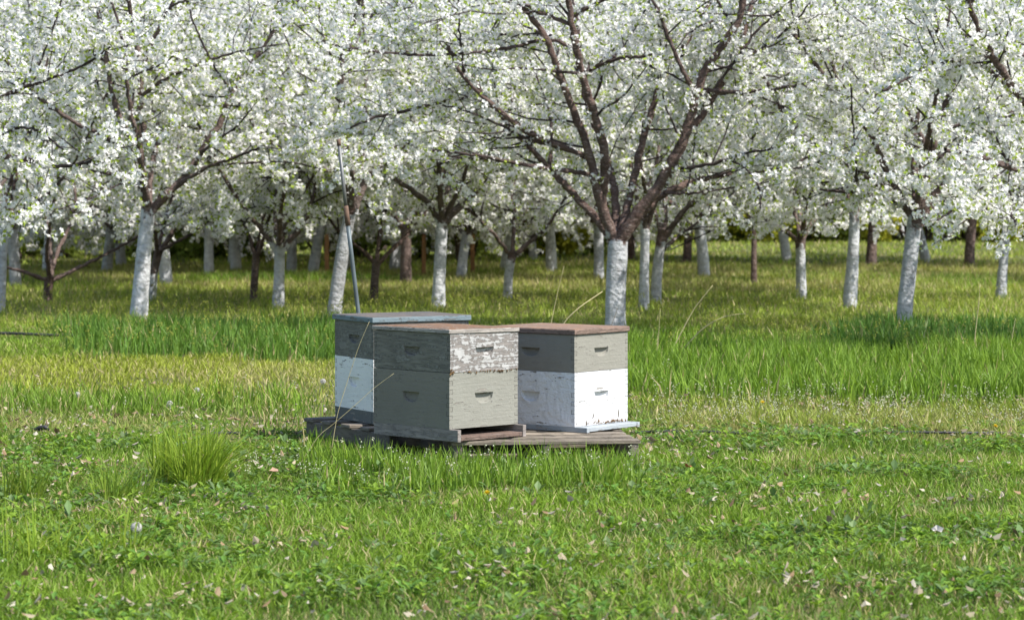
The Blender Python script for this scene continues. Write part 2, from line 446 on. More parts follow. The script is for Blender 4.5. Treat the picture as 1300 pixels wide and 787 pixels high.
PAL = []      # footprint of hives: no grass grows through them
def inside_hives(x, d):
    m = np.zeros(len(x), bool)
    for (cx, cy, a, hw, hl) in PAL:
        dx = x - cx; dy = d - cy; u = dx * math.cos(a) + dy * math.sin(a); v = -dx * math.sin(a) + dy * math.cos(a)
        m |= (np.abs(u) < hw) & (np.abs(v) < hl)
    return m

def lawn(name, label, n, d0, d1, seed, k, wscale):
    r = np.random.RandomState(seed)
    u = r.rand(n); d = np.sqrt(d0 * d0 + u * (d1 * d1 - d0 * d0)); x = (r.rand(n) * 2 - 1) * (d * 650 / F * 1.10 + .8)
    Z = zones(x, d)
    # thin out in patches
    patch = fbm(x, d, 2.3, 3)
    keep = r.rand(n) < np.clip(.45 + 1.2 * (patch - .3) - .35 * Z['path'] - .3 * Z['brown_mid'], .15, 1)
    keep &= ~inside_hives(x, d)
    x = x[keep]; d = d[keep]; n = len(x); Z = zones(x, d); patch = fbm(x, d, 2.3, 3); p2 = fbm(x, d, .7, 3)
    h = .034 + .045 * r.rand(n) * (.5 + patch)
    h = h + Z['olive'] * .04 * r.rand(n) + Z['far_green'] * .05
    h = h + Z['weeds'] * .05 * r.rand(n) + Z['tallish_left'] * .08 * r.rand(n)
    col = lerp(np.tile(G_MID, (n, 1)), G_BRIGHT, sstep(.3, .75, patch + .25 * (r.rand(n) - .5)))
    col = lerp(col, G_OLIVE, Z['olive'] * (.55 + .45 * r.rand(n)) * (1 - Z['far_green']))
    col = lerp(col, G_YEL, np.clip(Z['smooth_left'] * .8 + .3 * (1 - Z['fore']) * sstep(.5, .7, p2), 0, .85))
    col = lerp(col, G_OLIVE, Z['weeds'] * .75); col = lerp(col, G_BROWN, Z['weeds'] * .25 * r.rand(n))
    col = lerp(col, G_STRAW, np.clip(Z['brown_mid'] * .55 + Z['path'] * .45, 0, 1) * (r.rand(n) < .6))
    col = lerp(col, G_BROWN * 1.2, Z['far_brown'] * .75 * r.rand(n))
    straw = (r.rand(n) < .10 + .22 * sstep(.5, .62, fbm(x, d, 3.1, 2)))
    col = lerp(col, G_STRAW, straw * .85)
    col = col * (.72 + .56 * r.rand(n))[:, None]
    w = (.0035 + .004 * r.rand(n)) * wscale
    bend = .25 + .6 * r.rand(n)
    V, q4, q3, c = blade_mesh(r, x, d, h, w, col, bend, k)
    Fs = [(q3, 0)] + ([(q4, 0)] if q4 is not None else [])
    o = link(name, make_mesh(name, V, Fs, [M_grass], {'col': c})); tag(o, label, 'grass', kind='stuff')

def tall(name, label, n, d0, d1, seed, key, h0, h1, ca, cb, wscale=1, yellow=0):
    r = np.random.RandomState(seed)
    u = r.rand(n); d = np.sqrt(d0 * d0 + u * (d1 * d1 - d0 * d0)); x = (r.rand(n) * 2 - 1) * (d * 650 / F * 1.10 + .8)
    Z = zones(x, d); cl = fbm(x, d, 3.4, 2)
    keep = (r.rand(n) < Z[key] * np.clip(.3 + 2.2 * (cl - .32), .1, 1)) & ~inside_hives(x, d)
    x = x[keep]; d = d[keep]; n = len(x); cl = cl[keep]
    h = (h0 + (h1 - h0) * r.rand(n)) * (.7 + .7 * cl)
    col = lerp(np.tile(ca, (n, 1)), cb, r.rand(n)) * (.75 + .5 * r.rand(n))[:, None]
    dry = r.rand(n) < .04; col = lerp(col, G_STRAW, dry * .9)
    V, q4, q3, c = blade_mesh(r, x, d, h, (.006 + .006 * r.rand(n)) * wscale, col, .1 + .5 * r.rand(n) ** 1.5, 2)
    o = link(name, make_mesh(name, V, [(q4, 0), (q3, 0)], [M_grass], {'col': c})); tag(o, label, 'grass', kind='stuff')

# hive layout (near box corner, direction of the long left-hand side)
HL, HW = .508, .413
FRONT = dict(p=at(570.5, 545, 11.9), al=46.5)          # long side leaves to the left at this angle off the picture plane
RIGHT = dict(p=at(729.5, 542, 12.35), al=38)
BACK = dict(p=at(474, 523, 12.75), al=60.5)
def hive_frame(h, short_left=False):
    a = R(h['al']); L = np.array([-math.cos(a), math.sin(a)]); Rr = np.array([math.sin(a), math.cos(a)])
    return L, Rr
for h, (l, w) in ((FRONT, (HL, HW)), (RIGHT, (HL, HW)), (BACK, (HW, HL))):
    L, Rr = hive_frame(h); c = h['p'][:2] + L * l / 2 + Rr * w / 2
    h['c'] = c; PAL.append((c[0], c[1], math.atan2(Rr[1], Rr[0]), w / 2 + .02, l / 2 + .02))
P_A = np.array([-.255, 11.905]); A_A = R(6)
P_B = np.array([-.56, 12.42]); A_B = R(31)
ca = P_A + np.array([math.cos(A_A), math.sin(A_A)]) * .41 + np.array([-math.sin(A_A), math.cos(A_A)]) * .55
PAL.append((ca[0], ca[1], A_A, .38, .48))
# left pallet occupies from P_B: right .62, back/left .78
cb = P_B + np.array([math.cos(A_B), math.sin(A_B)]) * .31 + np.array([-math.sin(A_B), math.cos(A_B)]) * .39
PAL.append((cb[0], cb[1], A_B, .28, .36))

lawn('short_grass', 'short bright green turf with clover and straw in the foreground', 300000, 7.0, 14.5, 1, 2, .85)
lawn('meadow_grass', 'yellowish green grass between the hives and the first trees', 200000, 14.0, 25, 2, 2, 1.35)
lawn('orchard_grass', 'olive green grass beneath the rows of trees', 150000, 24.5, 42, 3, 1, 2.4)
lawn('distant_grass', 'thin brownish green grass at the far side of the orchard', 70000, 41, 68, 4, 1, 4)
tall('tall_grass', 'bright green knee high grass to the right of the hives', 120000, 15, 21.5, 5, 'tall_right', .09, .20, G_BRIGHT, G_MID * 1.1)
tall('tall_grass', 'deep green strip of tall grass on the left in front of the whitewashed trees', 90000, 18, 25, 6, 'tall_left', .09, .19, G_DEEP * 1.2, G_MID, 1.2)
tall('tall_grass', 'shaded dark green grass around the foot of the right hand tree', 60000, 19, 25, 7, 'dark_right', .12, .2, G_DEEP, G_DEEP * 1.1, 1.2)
tall('tall_grass', 'loose grass in clumps along the left side in front of the yellowish turf', 40000, 12.5, 16.5, 8, 'tallish_left', .06, .15, G_MID, G_BRIGHT, .8)

# broad leaved weeds in the foreground turf
def rosettes(name, label, n, d0, d1, seed, ls, cols, cond=None, up=.45):
    r = np.random.RandomState(seed)
    u = r.rand(n); d = np.sqrt(d0 * d0 + u * (d1 * d1 - d0 * d0)); x = (r.rand(n) * 2 - 1) * (d * 650 / F * 1.1 + .6)
    k = fbm(x, d, 1.8, 3); keep = (r.rand(n) < np.clip((k - .38) * 4, .05, 1)) & ~inside_hives(x, d)
    if cond: keep &= cond(x, d, r)
    x = x[keep]; d = d[keep]; n = len(x); m = 6
    X = np.repeat(x, m); D = np.repeat(d, m); s = (ls * (.5 + .8 * r.rand(n * m)))
    a = r.rand(n * m) * 6.283; el = up * (.4 + 1.2 * r.rand(n * m))
    dirv = np.stack([np.cos(a) * np.cos(el), np.sin(a) * np.cos(el), np.sin(el)], -1); sd = np.stack([-np.sin(a), np.cos(a), 0 * a], -1)
    P = np.stack([X, D, gz(X, D) + .008 + .035 * r.rand(n * m)], -1)
    w = s * .22
    V = np.stack([P, P + dirv * (s * .55)[:, None] + sd * w[:, None], P + dirv * s[:, None] - np.array([0, 0, 1]) * (s * .15)[:, None], P + dirv * (s * .55)[:, None] - sd * w[:, None]], 1)
    i = np.arange(n * m)[:, None] * 4
    c = np.repeat(np.array(cols)[r.randint(0, len(cols), n)], m, 0) * (.75 + .5 * r.rand(n * m))[:, None]
    o = link(name, make_mesh(name, V.reshape(-1, 3), [(i + np.array([[0, 1, 2, 3]]), 0)], [M_grass], {'col': np.repeat(c, 4, 0)}))
    tag(o, label, 'weeds', kind='stuff')
tall('tall_grass', 'uneven longer grass and weeds hiding the front of the pallets', 60000, 10.9, 13.2, 9, 'pallet', .05, .145, G_MID, G_BRIGHT, .75)
rosettes('clover', 'clover and broad leaved weeds spread through the foreground turf', 15000, 7.2, 14, 21, .038, [G_MID, G_BRIGHT, G_DEEP * 1.3, np.array([.12, .19, .06])])
rosettes('dock_weeds', 'larger pale green leaved weeds scattered among the short grass', 420, 8.6, 13, 22, .055, [np.array([.13, .21, .07]), np.array([.16, .23, .09])], lambda x, d, r: fbm(x, d, .9) > .5, up=.8)

# dead leaves and straw bits
def litter():
    r = np.random.RandomState(31); n = 13000
    u = r.rand(n); d = np.sqrt(7.2 ** 2 + u * (17 ** 2 - 7.2 ** 2)); x = (r.rand(n) * 2 - 1) * (d * 650 / F * 1.1 + .6)
    row = YH + F * CAMH / d
    k = fbm(x, d, 1.6, 3); keep = (r.rand(n) < np.clip((k - .46) * 4, .05, 1) + .35 * band(row, 543, 562, 6)) & ~inside_hives(x, d)
    x = x[keep]; d = d[keep]; n = len(x)
    s = .006 + .014 * r.rand(n) ** 2; yaw = r.rand(n) * 6.283; t = r.normal(0, .5, (n, 2))
    a = norm(np.stack([np.cos(yaw), np.sin(yaw), t[:, 0]], -1)); b = norm(np.stack([-np.sin(yaw), np.cos(yaw), t[:, 1]], -1))
    asp = .35 + .5 * r.rand(n)
    P = np.stack([x, d, gz(x, d) + .02 + .035 * r.rand(n)], -1)
    A = a * s[:, None]; B = b * (s * asp)[:, None]; up = np.array([0, 0, 1]) * (s * .35)[:, None]
    V = np.stack([P - A + up, P - A * .3 - B, P + A * .6 - B * .8, P + A + up * 1.2, P + A * .3 + B, P - A * .5 + B * .9], 1)
    i = np.arange(n)[:, None] * 6
    cs = np.array([[.36, .30, .20], [.40, .35, .26], [.26, .19, .11], [.36, .33, .26], [.24, .16, .09]])
    c = cs[r.randint(0, 5, n)] * (.7 + .5 * r.rand(n))[:, None]
    o = link('leaf_litter', make_mesh('leaf_litter', V.reshape(-1, 3), [(i + np.array([[0, 1, 2, 3]]), 0), (i + np.array([[0, 3, 4, 5]]), 0)], [M_drybrown], {'col': np.repeat(c, 6, 0)}))
    tag(o, 'pale brown dead leaves and straw bits scattered over the turf', 'dead leaves', kind='stuff')
litter()

# small flowered weeds on thin stems
def seedy(name, label, n, d0, d1, seed, cond, h0, h1, headcol, hs):
    r = np.random.RandomState(seed)
    u = r.rand(n); d = np.sqrt(d0 * d0 + u * (d1 * d1 - d0 * d0)); x = (r.rand(n) * 2 - 1) * (d * 650 / F * 1.1 + .5)
    keep = (r.rand(n) < cond(x, d)) & ~inside_hives(x, d); x = x[keep]; d = d[keep]; n = len(x)
    h = h0 + (h1 - h0) * r.rand(n)
    lx = r.normal(0, .2, n) * h; ly = r.normal(0, .2, n) * h
    P0 = np.stack([x, d, gz(x, d) - .01], -1); P2 = P0 + np.stack([lx, ly, h], -1); P1 = (P0 + P2) / 2 + np.stack([-lx * .15, -ly * .15, h * 0], -1)
    V1, q = tubes(np.stack([P0, P1, P2], 1), np.tile([.0012, .001, .0007], (n, 1)), 3)
    c1 = np.tile([.17, .19, .07], (len(V1), 1))
    m = 5
    C = np.repeat(P2, m, 0) - np.stack([r.normal(0, .008, n * m), r.normal(0, .008, n * m), r.rand(n * m) * .05], -1)
    s = hs * (.6 + .8 * r.rand(n * m))
    off = np.array([[1, 0, 0], [0, 1, 0], [-1, 0, 0], [0, -1, 0], [0, 0, 1], [0, 0, -1.]])
    V2 = (C[:, None] + off[None] * s[:, None, None]).reshape(-1, 3)
    T = np.array([[0, 1, 4], [1, 2, 4], [2, 3, 4], [3, 0, 4], [1, 0, 5], [2, 1, 5], [3, 2, 5], [0, 3, 5]])
    tri = (T[None] + (np.arange(n * m) * 6)[:, None, None]).reshape(-1, 3) + len(V1)
    c2 = np.tile(headcol, (len(V2), 1)) * (.7 + .5 * np.repeat(r.rand(n * m), 6))[:, None]
    o = link(name, make_mesh(name, np.concatenate([V1, V2]), [(q, 0), (tri, 0)], [M_grass], {'col': np.concatenate([c1, c2])}))
    tag(o, label, 'wildflowers', kind='stuff')
seedy('seed_head_weeds', 'thin stemmed weeds with tiny white flower heads right of the hives', 3000, 13.6, 17.5, 41,
      lambda x, d: .75 * zones(x, d)['weeds'] + .04, .08, .17, [.55, .55, .40], .0035)
seedy('pallet_weeds', 'wispy weeds with white specks growing in front of the pallets', 1300, 10.9, 13.4, 42,
      lambda x, d: band(x, -1.1, .62, .08) * band(d, 11.1, 13.2, .2) * sstep(.35, .55, fbm(x, d, 2.)) * (d < 11.72 + .2 * (x > -.3) * x + 1.6 * np.maximum(0, -.35 - x)), .07, .16, [.62, .62, .5], .0032)
seedy('yellow_weeds', 'yellow green flowering weeds before the shaded grass on the right', 5000, 19, 30, 43,
      lambda x, d: sstep(.42, .6, fbm(x, d, .8)) * .7, .12, .24, [.34, .36, .06], .005)

# ---------------------------------------------------------------- tussocks and stalks as things
def tussock(px, py, label, n, hgt, spread, seed, col):
    g = ground(px, py); r = np.random.RandomState(seed)
    a = r.rand(n) * 6.283; rr = spread * .35 * np.sqrt(r.rand(n))
    P0 = np.stack([np.cos(a) * rr, np.sin(a) * rr, -.01 + 0 * a], -1)
    cc = r.normal(0, spread * .32, (5, 2)) * np.array([1.5, 1.]); P0[:, :2] += cc[r.randint(0, 5, n)]
    h = hgt * (.3 + .8 * r.rand(n)); ln = r.rand(n) ** 1.1 * spread * .9
    out = np.stack([np.cos(a + r.normal(0, .5, n)), np.sin(a + r.normal(0, .5, n)), 0 * a], -1) + np.array([.25, 0, 0])
    yaw = r.rand(n) * 6.283; sd = np.stack([np.cos(yaw), np.sin(yaw), 0 * yaw], -1); w = .0018 + .0022 * r.rand(n)
    ts = [0, .35, .7, 1.]; rows = []
    for t, ww in zip(ts, (.8, 1, .7, .05)):
        C = P0 + out * (ln * t ** 2.0)[:, None] + np.array([0, 0, 1]) * (h * (t - .28 * t * t * (ln / spread)))[:, None]
        rows += [C - sd * (w * ww)[:, None], C + sd * (w * ww)[:, None]]
    V = np.stack(rows, 1).reshape(-1, 3); i = np.arange(n)[:, None] * 8
    Q = np.concatenate([i + np.array([[0, 1, 3, 2]]), i + np.array([[2, 3, 5, 4]]), i + np.array([[4, 5, 7, 6]])])
    c = np.repeat(lerp(np.tile(col, (n, 1)), G_YEL, r.rand(n) * .5) * (.7 + .6 * r.rand(n))[:, None], 8, 0)
    o = link('grass_tussock', make_mesh('grass_tussock', V, [(Q, 0)], [M_grass], {'col': c}), loc=(g[0], g[1], 0))
    tag(o, label, 'grass tuft', 'tussocks of long grass in the left foreground')
tussock(255, 622, 'large fine bladed tussock of long grass fanning right, left of the hives', 520, .30, .23, 1, G_BRIGHT)
tussock(140, 640, 'medium upright grass tussock between the large one and the picture edge', 200, .22, .17, 2, G_MID * 1.1)
tussock(100, 712, 'broad bladed yellow green grass tussock nearest the camera at lower left', 110, .24, .2, 3, G_BRIGHT)
tussock(20, 640, 'loose grass tussock at the far left edge of the lawn', 160, .2, .14, 4, G_MID)
tussock(215, 615, 'narrow grass clump with one tall dark stem beside the large tussock', 140, .28, .10, 5, G_BRIGHT)

def stalk(pts, D, r0, mat, label, name='dry_stalk', side=5):
    P = np.array([at(a, b, D + dd) for (a, b, dd) in pts]); base = P[0].copy(); base[2] = 0
    # extend to the ground
    if P[0][2] > .01: dz = max(1e-3, P[1][2] - P[0][2]); P = np.concatenate([[np.array([P[0][0] - (P[1][0] - P[0][0]) * min(2., P[0][2] / dz), P[0][1], -.01])], P])
    base = P[0].copy(); base[2] = 0
    # smooth
    t = np.linspace(0, len(P) - 1, 4 * len(P)); idx = np.arange(len(P))
    S = np.stack([np.interp(t, idx, P[:, k]) for k in range(3)], -1)
    for _ in range(3): S[1:-1] = (S[:-2] + S[1:-1] * 2 + S[2:]) / 4
    rr = np.linspace(r0, r0 * .4, len(S))
    mb = MB(); mb.tube(S - base, rr, side)
    o = mb.build(name, mat, smooth=True, loc=base); tag(o, label, 'dry stalk', 'dry grass stalks')
stalk([(712, 412, 0), (735, 390, 0), (765, 370, .1)], 14.2, .0042, M_straw, 'thick pale straw leaning right above the brown lidded hive')
stalk([(868, 416, 0), (882, 390, 0), (905, 362, 0)], 19, .0048, M_straw, 'pale reed leaning right in the open grass right of the big trunk')
stalk([(888, 420, 0), (905, 408, 0), (925, 400, 0), (946, 398, 0)], 19.5, .005, M_straw, 'low arching straw just right of the leaning pale reed')
stalk([(1236, 445, 0), (1239, 415, 0), (1243, 385, 0), (1244, 362, 0)], 19.5, .005, M_straw, 'tall upright straw stalk near the right edge')
stalk([(1285, 428, 0), (1287, 416, 0), (1289, 404, 0)], 19.5, .004, M_straw, 'short straw stalk at the right edge of the picture')
stalk([(1166, 445, 0), (1172, 430, 0), (1178, 408, 0)], 19.6, .004, M_straw, 'slender straw stalk right of the whitewashed trunk on the right')
stalk([(833, 470, 0), (836, 430, 0), (838, 392, 0)], 19, .003, M_straw, 'thin straw stalk rising just right of the brown lidded hive')
stalk([(700, 408, 0), (707, 375, 0), (716, 338, 0)], 19, .0035, M_straw, 'thin straw stalk left of the big trunk')
stalk([(425, 545, 0), (429, 522, 0), (443, 478, 0), (455, 440, 0), (469, 408, 0)], 12.05, .0018, M_straw, 'long bent straw stalk crossing the side of the rear hive')
stalk([(404, 552, 0), (420, 541, 0), (450, 515, 0), (475, 492, 0), (500, 474, 0)], 11.8, .0016, M_straw, 'long straw stalk leaning right across the grey box of the front hive')
stalk([(216, 590, 0), (222, 555, 0), (228, 500, 0), (229, 489, 0)], 12.2, .0018, M_green, 'dark green flower stem standing up from the grass tussocks')
stalk([(1262, 690, 0), (1270, 655, 0), (1279, 608, 0)], 9.6, .002, M_stem, 'dark thin stem in the lower right corner')
stalk([(1135, 690, 0), (1136, 670, 0), (1139, 650, 0)], 9.4, .0016, M_straw, 'short thin straw stem in the lower right foreground')
stalk([(640, 665, 0), (650, 628, 0), (658, 600, 0)], 9.9, .0016, M_stem, 'dark wiry stem in the turf below the front hive')
stalk([(774, 418, 0), (780, 403, 0), (784, 391, 0)], 13.6, .002, M_stem, 'dark twiggy stem poking up behind the brown lidded hive')

# dandelions
def dandelion_clock(px, py, hgt, label, r_=.02):
    g = ground(px, py); e = empty('dandelion_clock', (g[0], g[1], 0))
    mb = MB(); mb.tube([[0, 0, -.01], [.004, 0, hgt * .5], [0, 0, hgt]], [.0018, .0016, .0014], 6); mb.build('stem', M_green, e, True)
    r = np.random.RandomState(int(px)); n = 130; V = []; Q = []
    d = norm(r.normal(0, 1, (n, 3))); c = np.array([0, 0, hgt + r_ * .3])
    mb = MB()
    sd = norm(np.cross(d, np.array([.3, .2, 1.]))); s2 = np.cross(d, sd)
    C = c + d * r_; w = r_ * .2
    Vv = np.stack([C - sd * w, C - s2 * w, C + sd * w, C + s2 * w], 1).reshape(-1, 3); i = np.arange(n)[:, None] * 4
    mb.add(Vv, i + np.array([[0, 1, 2, 3]]))
    Vt, qt = tubes(np.stack([c + 0 * d, C], 1), np.full((n, 2), .0004), 3); mb.add(Vt, qt)
    mb.build('seed_head', M_seed, e); tag(e, label, 'dandelion', 'dandelion clocks')
dandelion_clock(173, 690, .05, 'white dandelion clock in the lower left foreground')
dandelion_clock(250, 512, .07, 'dandelion clock beside the yellowish turf left of the hives, the rightmost there', .017)
dandelion_clock(215, 528, .06, 'dandelion clock left of the rear hive, the middle one of three', .018)
dandelion_clock(98, 518, .07, 'dandelion clock in the clumpy grass, farthest left', .017)
dandelion_clock(410, 500, .07, 'dandelion clock just left of the white box of the rear hive', .017)
def dandelion(px, py, label):
    g = ground(px, py); e = empty('dandelion', (g[0], g[1], 0)); h = .07
    mb = MB(); mb.tube([[0, 0, -.01], [.003, 0, h * .5], [0, 0, h]], [.0018, .0016, .0014], 6); mb.build('stem', M_green, e, True)
    r = np.random.RandomState(int(px)); n = 60; a = r.rand(n) * 6.28; el = r.rand(n) * 1.2
    d = np.stack([np.cos(a) * np.cos(el), np.sin(a) * np.cos(el), np.sin(el)], -1); s = np.stack([-np.sin(a), np.cos(a), 0 * a], -1)
    c = np.array([0, 0, h]); V = np.stack([c + 0 * d, c + d * .01 + s * .002, c + d * .017, c + d * .01 - s * .002], 1).reshape(-1, 3)
    mb = MB(); mb.add(V, np.arange(n)[:, None] * 4 + np.array([[0, 1, 2, 3]])); mb.build('flower', M_yellow, e); tag(e, label, 'dandelion', 'yellow dandelions')
dandelion(1264, 560, 'yellow dandelion by the hose on the right')
dandelion(618, 650, 'yellow dandelion in the turf below the front hive')
dandelion(968, 528, 'yellow dandelion before the tall grass right of the hives')
# fallen leaf
def fallen(px, py, s, label, c):
    g = ground(px, py); r = np.random.RandomState(int(px)); k = 10
    V = [[0, 0, 0]]; 
    for i in range(k):
        a = i / k * 6.283; q_ = s * (.8 + .35 * (i % 2)) ; V.append([math.cos(a) * q_, math.sin(a) * q_ * .7, s * .45 * abs(math.sin(a)) + r.rand() * s * .2])
    V = np.array(V); V2 = V - np.array([0, 0, .0012])
    T = [[0, i + 1, (i + 1) % k + 1] for i in range(k)]; T2 = [[k + 1, k + 1 + (i + 1) % k + 1, k + 1 + i + 1] for i in range(k)]
    o = link('fallen_leaf', make_mesh('fallen_leaf', np.concatenate([V, V2]), [(np.array(T + T2), 0)], [M_drybrown], {'col': np.tile(c, (2 * k + 2, 1))}), loc=(g[0], g[1], .045))
    tag(o, label, 'leaf', 'larger curled dead leaves'); o.rotation_euler = (.5, .1, r.rand() * 6)
fallen(873, 606, .022, 'orange brown curled leaf in the turf right of the pallets', [.42, .16, .06])
fallen(208, 655, .03, 'large pale curled leaf below the grass tussock', [.45, .36, .25])
fallen(828, 572, .03, 'pinkish pale leaf near the right end of the pallet', [.48, .38, .32])
fallen(348, 612, .02, 'tan curled leaf below the left pallet', [.42, .28, .2])
fallen(1190, 690, .022, 'pale grey leaf at the lower right', [.5, .47, .43])

# hoses
def hose(pts, r_, label):
    P = np.array([ground(a, b) for a, b in pts]); t = np.linspace(0, len(P) - 1, 60); k = np.arange(len(P))
    S = np.stack([np.interp(t, k, P[:, i]) for i in range(3)], -1); S[:, 1] += np.sin(t * 3) * .01
    for _ in range(4): S[1:-1] = (S[:-2] + S[1:-1] * 2 + S[2:]) / 4
    base = P[0]; S = S - base; S[:, 2] = r_ + .02 + .006 * np.sin(t * 2.2)
    mb = MB(); mb.tube(S, r_, 8); tag(mb.build('irrigation_hose', M_hose, smooth=True, loc=base), label, 'hose', 'drip irrigation hoses')
hose([(800, 556), (900, 556), (980, 557), (1100, 557), (1215, 557), (1330, 555)], .007, 'thin dark irrigation hose running right from the hives')
hose([(255, 559), (300, 558), (360, 559), (440, 562)], .007, 'short dark hose end in the turf left of the hives')
hose([(-60, 429), (20, 429), (78, 430), (110, 430)], .012, 'dark hose lying in the far grass at the left edge')
# dark scrap at the left
g = ground(52, 556); mb = MB(); rr = random.Random(4)
mb.tube([[-.035, 0, .05], [-.01, .01, .062], [.02, -.005, .065], [.04, 0, .05]], [.006, .01, .012, .005], 6)
mb.tube([[-.02, .02, .045], [.01, .015, .055], [.03, .03, .07]], [.004, .008, .003], 6)
tag(mb.build('plastic_scrap', M_hose, smooth=True, loc=(g[0], g[1], -.01)), 'small crumpled dark plastic scrap in the grass at far left', 'scrap')

# ---------------------------------------------------------------- hives
def panel(mb, P, ux, uz, nrm, W, H, side, mi, hand=True, hz=.62, t=.0):
    """front face of a box side, with a scooped hand hold; P lower left corner seen from outside"""
    hw = .056; ztop = H * hz; dep = .047 if H > .2 else .040
    n = 14; xs = [0.0, .019] + list(W / 2 + np.linspace(-hw, hw, n + 1)) + [W - .019, W]
    if W / 2 - hw < .02: raise ValueError
    V = []; E = []
    def add(x, z, d=0.):
        V.append(P + ux * x + uz * z - nrm * d); E.append([min(x, W - x), z, side]); return len(V) - 1
    Q = []
    cols = []
    for k, x in enumerate(xs):
        u = (x - W / 2) / hw
        if abs(u) <= 1.0001:
            c = math.sqrt(max(0, 1 - min(1, abs(u)) ** 2.4)); zb = ztop - dep * c
            dd = .021 * math.sqrt(max(0, 1 - min(1, abs(u)) ** 4)) 
            ids = [add(x, 0), add(x, zb), add(x, zb + (ztop - zb) * .12, dd * .8), add(x, ztop, dd), add(x, ztop), add(x, H)]
        else:
            ids = [add(x, 0), add(x, ztop - dep * .5), None, None, None, add(x, H)]
        cols.append(ids)
    for a, b in zip(cols[:-1], cols[1:]):
        if a[2] is None or b[2] is None:
            ra = [q_ for q_ in a if q_ is not None]; rb = [q_ for q_ in b if q_ is not None]
            if a[2] is None and b[2] is None:
                Q.append([a[0], b[0], b[1], a[1]]); Q.append([a[1], b[1], b[5], a[5]])
            elif a[2] is None:
                Q.append([a[0], b[0], b[1], a[1]]); Q.append([a[1], b[4], b[5], a[5]])
            else:
                Q.append([a[0], b[0], b[1], a[1]]); Q.append([a[4], b[1], b[5], a[5]])
        else:
            for i in range(5): Q.append([a[i], b[i], b[i + 1], a[i + 1]])
    mb.add(np.array(V), np.array(Q), mi, a=np.zeros(3)); mb.A[-1] = np.array(E)

def hive_box(name, W, L, H, mats, parent, z, off=(0, 0), rz=0, seed=0, lip=True):
    """box with near corner at the origin: the left-hand side runs along -x by L... local frame: a = left axis, b = right axis"""
    mb = MB()
    # local axes: x = right-hand face direction (W), y = left-hand face direction (L)
    X = np.array([1., 0, 0]); Y = np.array([0, 1., 0]); Zv = np.array([0, 0, 1.])
    # right-hand face: y=0 plane, outward -y ; left-hand face: x=0 plane, outward -x
    panel(mb, np.array([0, 0, 0.]), X, Zv, -Y, W, H, 0, 0)
    panel(mb, np.array([0, L, 0.]), -Y, Zv, -X, L, H, 1, 1)
    panel(mb, np.array([W, 0, 0.]), Y, Zv, X, L, H, 1, 1)
    panel(mb, np.array([W, L, 0.]), -X, Zv, Y, W, H, 0, 0)
    # rim and inside
    t = .02
    o = np.array([[0, 0], [W, 0], [W, L], [0, L]]); i_ = np.array([[t, t], [W - t, t], [W - t, L - t], [t, L - t]])
    for z_, flip in ((H, False), (0, True)):
        V = np.concatenate([np.c_[o, np.full(4, z_)], np.c_[i_, np.full(4, z_)]])
        Q = [[k, (k + 1) % 4, (k + 1) % 4 + 4, k + 4] for k in range(4)]
        if flip: Q = [q_[::-1] for q_ in Q]
        mb.add(V, Q, 1, a=np.zeros(3)); mb.A[-1] = np.full((8, 3), .1)
    V = np.concatenate([np.c_[i_, np.full(4, 0)], np.c_[i_, np.full(4, H)]]); Q = [[(k + 1) % 4, k, k + 4, (k + 1) % 4 + 4] for k in range(4)]
    mb.add(V, Q, 1, a=np.zeros(3)); mb.A[-1] = np.full((8, 3), .1)
    A = np.concatenate(mb.A)
    me = make_mesh(name, np.concatenate(mb.V), [(np.concatenate(v), k[0]) for k, v in mb.F.items()], mats)
    a = me.attributes.new('edge', 'FLOAT_VECTOR', 'POINT'); a.data.foreach_set('vector', A.astype(np.float32).ravel())
    ob = link(name, me, parent, (off[0], off[1], z)); ob.rotation_euler = (0, 0, rz)
    return ob

def bottom_board(parent, W, L, z0, rail_m, floor_m, land=.055, rail_h=.042, front='y'):
    mb = MB(); mb.box(.0, .02, -land, L, z0, z0 + rail_h); mb.box(W - .02, W, -land, L, z0, z0 + rail_h)
    ob = mb.build('bottom_board', rail_m, parent)
    mb = MB(); mb.box(.0215, W - .0215, -land + .002, L, z0 + .004, z0 + .022); mb.box(.0215, W - .0215, L - .02, L, z0 + .0235, z0 + rail_h)
    mb.build('landing_board', floor_m, ob)
    return ob

def bits(name, parent, pts, mat, seed, size=.004):
    mb = MB(); r = np.random.RandomState(seed)
    for (x, y, z) in pts:
        s = size * (.5 + r.rand()); sy = s * (.5 + 1.2 * r.rand())
        P = np.array([[x, y, z + sy * .6], [x + r.normal(0, s * .3), y, z], [x + r.normal(0, s * .3), y, z - sy * .9]])
        mb.tube(P, [s * .5, s * .6, s * .15], 5)
    o = mb.build(name, mat, parent, True); o['kind'] = 'stuff'; return o

